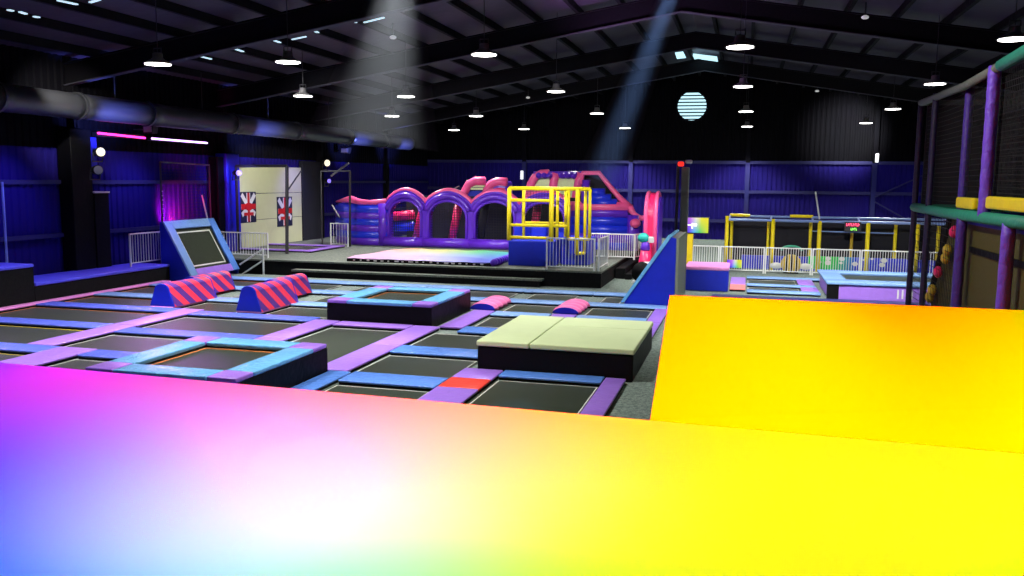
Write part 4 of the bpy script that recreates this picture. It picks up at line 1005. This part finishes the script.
# ------------------------------------------------------------------ high-bay lamps
proto = None
rows = {'over the long white barrier': (-.2, 7.2), 'left of the ridge': (-7.6, 7.2), 'in the second line left of the ridge': (-14.2, 7.2), 'over the left edge strip': (-18.6, 6.9), 'at the right above the play frame': (6.2, 7.2)}
lamp_px = [('right of the ridge line', [(740, 47), (743, 86.5), (746, 111.5), (747, 126.5)], 7.2), ('first left of the ridge', [(484, 54.5), (556, 91.5), (597, 113.5), (625, 128)], 7.2),
           ('second left of the ridge', [(288, 62), (406, 96.5), (476, 116), (524, 129)], 7.0), ('farthest left', [(158, 64), (303, 96), (392, 116), (454, 130)], 6.8), ('farthest right', [(1014, 39), (935, 84), (893, 109), (866, 123)], 7.2)]
NEAR = ['nearest', 'second nearest', 'third nearest', 'farthest']
lampl = []
def make_lamp(p, label):
    global proto
    if proto is None:
        o = thing('high_bay_pendant_lamp', label, 'lamp', p, 'high bay lamps under the roof')
        off = Vector(p)
        bm = LATHE([(.10, .30), (.13, .28), (.14, .16), (.18, .12), (.36, .03), (.38, .0), (.36, .0)], 24, p); obj('housing', bm, 'lampbody', o, True)
        bm = LATHE([(.34, -.02), (.34, .0)], 24, p); obj('lens', bm, 'lamp', o)
        bm = TUBE([Vector(p), Vector(p)+Vector((0, 0, 1.0))], .012, 6); q = obj('stem', bm, 'steel', o); q.location = (0, 0, .3)
        bm = TUBE([Vector(p)+Vector((-.12, 0, .3)), Vector(p)+Vector((-.12, 0, .42)), Vector(p)+Vector((.12, 0, .42)), Vector(p)+Vector((.12, 0, .3))], .02, 6); obj('bracket', bm, 'steel', o)
        proto = o
    else: o = dup(proto, p, label)
    for c in o.children:
        if c.name.startswith('stem'): c.scale = (1, 1, soffit(p[0])+1.02-p[2]-.3)
    return o
def spot(name, loc, tgt, power, col, ang, blend=.3, rad=.15):
    l = bpy.data.lights.new(name, 'SPOT'); l.energy = power; l.color = col; l.spot_size = ang; l.spot_blend = blend; l.shadow_soft_size = rad
    o = bpy.data.objects.new(name, l); COL.objects.link(o); o.location = loc
    d = Vector(tgt)-Vector(loc); o.rotation_euler = d.to_track_quat('-Z', 'Y').to_euler(); return o
LAMP_W = 3000
for w, pts, Z in lamp_px:
    for i, (px, py) in enumerate(pts):
        p = atz(px, py, Z); p.y = min(p.y, 57.5) if i == 3 else p.y
        if i == 3: d = ray(px, py); d = d*(p.y/d.y); p = Vector((d.x, d.y, d.z+EYE))
        make_lamp(p, 'round white high bay lamp, %s in the line %s' % (NEAR[i], w))
        lampl.append((p, w))
        spot('lamp_beam', p-Vector((0, 0, .06)), p-Vector((0, 0, 5)), LAMP_W, (1, .97, .93), math.radians(112), .6, .3)
# the next lamps of the same lines, above the picture, over the near court
for X in (-16.5, -11.0, -5.5):
    p = Vector((X, 14.5, 7.2)); make_lamp(p, 'round white high bay lamp over the near court, %s' % {-16.5: 'on the left', -11.0: 'in the middle', -5.5: 'on the right'}[X])
    spot('lamp_beam', p-Vector((0, 0, .06)), p-Vector((0, -.6, 5)), LAMP_W, (1, .97, .93), math.radians(92), .5, .3)
# lamp near the back wall that throws a patch on the sheeting
p = atz(866, 123, 7.2)
spot('wall_flood', aty(866, 124, 56.5), aty(848, 134, YB), 2600, (1, .98, .9), math.radians(84), .8, .2)

# small white ceiling sensors, brightness put in as a weak glow
for i, (px, py) in enumerate(((393, 39), (528, 98.5), (865, 19), (817, 92))):
    p = on_roof(px, py, .3)
    o = tag(obj('ceiling_sensor', LATHE([(.06, .12), (.12, .08), (.12, .03), (.07, 0)], 12, p), glow('sensor_glow_white', (.8, .8, .8), .35), smooth=True), 'small white ceiling sensor, %s from the left' % ORD[i], 'sensor')
    obj('stem', TUBE([p+Vector((0, 0, .12)), p+Vector((0, 0, .55))], .03, 6), 'steel', o)

# ------------------------------------------------------------------ coloured beams and washes, added spots and fills
def area(name, loc, tgt, power, col, sx, sy_):
    l = bpy.data.lights.new(name, 'AREA'); l.shape = 'RECTANGLE'; l.size = sx; l.size_y = sy_; l.energy = power; l.color = col
    o = bpy.data.objects.new(name, l); COL.objects.link(o); o.location = loc
    o.rotation_euler = (Vector(tgt)-Vector(loc)).to_track_quat('-Z', 'Y').to_euler(); return o
# unseen red, green and blue spots added to draw the platform's printed rainbow
spot('added_red_spot', (-0.656, 0.629, 5.781), (-2.904, 4.647, 2), 1232.0, (1, 0, 0), 0.5791, 1, .3)
spot('added_red_spot', (-2.717, 9.845, 8.212), (-0.874, 7.534, 2), 12074.2, (1, 0, 0), 1.1008, 1, .3)
spot('added_red_spot', (-6.109, 9.705, 6.627), (-5.036, 6.941, 2), 2221.5, (1, 0, 0), 0.7839, 1, .3)
spot('added_green_spot', (4.214, 5.984, 8.670), (4.569, 3.530, 2), 3382.2, (0, 1, 0), 1.8757, 1, .3)
spot('added_green_spot', (-2.107, 2.314, 5.226), (-1.437, 5.308, 2), 668.5, (0, 1, 0), 1.6030, 1, .3)
spot('added_green_spot', (1.581, 7.501, 5.273), (-1.946, 6.358, 2), 325.3, (0, 1, 0), 1.5503, 1, .3)
spot('added_blue_spot', (-3.409, 3.956, 5.456), (-3.642, 4.456, 2), 737.0, (0, 0, 1), 1.6748, 1, .3)
spot('added_blue_spot', (1.401, 2.591, 5.426), (-3.303, 3.874, 2), 875.4, (0, 0, 1), 0.6969, 1, .3)
spot('added_blue_spot', (-7.652, 8.944, 5.234), (-7.599, 7.385, 2), 1508.5, (0, 0, 1), 1.7172, 1, .3)
# two beams standing in drifting haze
def haze(name, label, p, q, ang, power, col, dens):
    p = Vector(p); q = Vector(q); L_ = (q-p).length; d = (q-p).normalized()
    n = 14; bm = bmesh.new()
    tube(bm, [p+d*(.3+(L_-.3)*i/n) for i in range(n+1)], [math.tan(ang/2)*(.3+(L_-.3)*i/n)*1.1+.03 for i in range(n+1)], 28)
    m = bpy.data.materials.new(name); m.use_nodes = True; N = m.node_tree.nodes; N.clear()
    out = N.new('ShaderNodeOutputMaterial'); v = N.new('ShaderNodeVolumeScatter'); v.inputs['Density'].default_value = dens; v.inputs['Color'].default_value = (1, 1, 1, 1)
    m.node_tree.links.new(v.outputs[0], out.inputs['Volume'])
    o = tag(obj(name, bm, m, smooth=True), label, 'haze', None, 'stuff')
    spot(name+'_light', p, q, power, col, ang, 1, .04)
P_ = lambda a, t, e: a+(a-t)*(e/(a-t).length)
a, b_ = aty(669, 0, 14), aty(600, 180, 14)
haze('hanging_haze', 'thin blue light beam hanging in haze right of the ridge', P_(a, b_, 2.4), b_, math.radians(7), 7500, (.25, .45, 1), .14)
a, b_ = aty(396, 0, 18), aty(374, 140, 18)
haze('hanging_haze', 'broad pale light beam hanging in haze left of centre', P_(a, b_, 2.0), b_, math.radians(29), 5600, (.85, .92, 1), .042)
for y in (25.8, 35.5, 45.5, 52): spot('duct_wash', (-19.2, y-.8, 4.9), (-21.1, y, 5.9), 1700, (.16, .2, 1), math.radians(72), .9, .1)
# wall washes
for y in (22, 28, 33, 40): spot('wall_wash', (-20.2, y, 4.6), (-22.4, y, 2.2), 260, (.25, .2, 1), math.radians(100), .9, .2)
for x in (-16, -8, 0, 8, 13): spot('wall_wash', (x, 55, 5.2), (x, 60, 2.4), 170, (.3, .3, 1), math.radians(84), .9, .2)
for x in (-16, -10, -5): spot('added_stage_fill', (x, 25.5, 7.2), (x-.5, 40, 1.8), 2600, (1, .96, .95), math.radians(62), .7, .2)  # unseen fill spots added to brighten the inflatables
spot('duct_flood', (-18.6, 21.6, 7.2), (-21.0, 23.6, 6.2), 1500, (1, .95, .85), math.radians(50), 1, .1)
spot('added_board_fill', (-16.5, 33.0, 6.6), (-22.2, 38.2, 2.2), 1700, (1, .98, .92), math.radians(54), .6, .2)  # unseen fill spot added to lift the cream board
spot('added_cage_fill', (2.2, 23.5, 6.3), (3.2, 37.0, .8), 4800, (1, .98, .92), math.radians(66), .7, .2)  # unseen fill added to brighten the cage and barrier
spot('added_play_fill', (-1.5, 11.2, 6.8), (3.2, 13.0, 3.6), 900, (1, .98, .95), math.radians(80), .8, .2)  # unseen fill added for the soft play posts and net
spot('magenta_wash', (-21.6, 29.7, 2.0), (-22.4, 30.5, 2.5), 900, (1, .01, .3), math.radians(110), .9, .1)
spot('violet_wash', (-21.5, 28.5, 5.1), (-16, 24, 0), 700, (.7, .25, 1), math.radians(110), .8, .2)
spot('violet_wash', (-21.5, 20, 5.1), (-16, 18, 0), 600, (.6, .25, 1), math.radians(110), .8, .2)
spot('column_wash', (-20.2, 33.2, 4.2), (-22, 34.2, 3), 160, (.3, .3, 1), math.radians(90), .8, .1)
spot('added_roof_glow', (-6, 31, 6.2), (-3.5, 32, 10), 1700, (.75, .38, .9), math.radians(125), 1, .5)  # unseen uplight added to tint the roof lining purple

w = bpy.data.worlds.new('world'); SC.world = w; w.use_nodes = True
w.node_tree.nodes['Background'].inputs['Color'].default_value = (.02, .02, .05, 1); w.node_tree.nodes['Background'].inputs['Strength'].default_value = .1

SC.view_settings.view_transform = 'Standard'
try: SC.view_settings.look = 'None'
except Exception: pass
SC.view_settings.gamma = 1; SC.view_settings.exposure = 0; SC.view_settings.use_curve_mapping = False
SC.cycles.use_denoising = True
SC.cycles.max_bounces = 8
SC.cycles.sample_clamp_indirect = 4
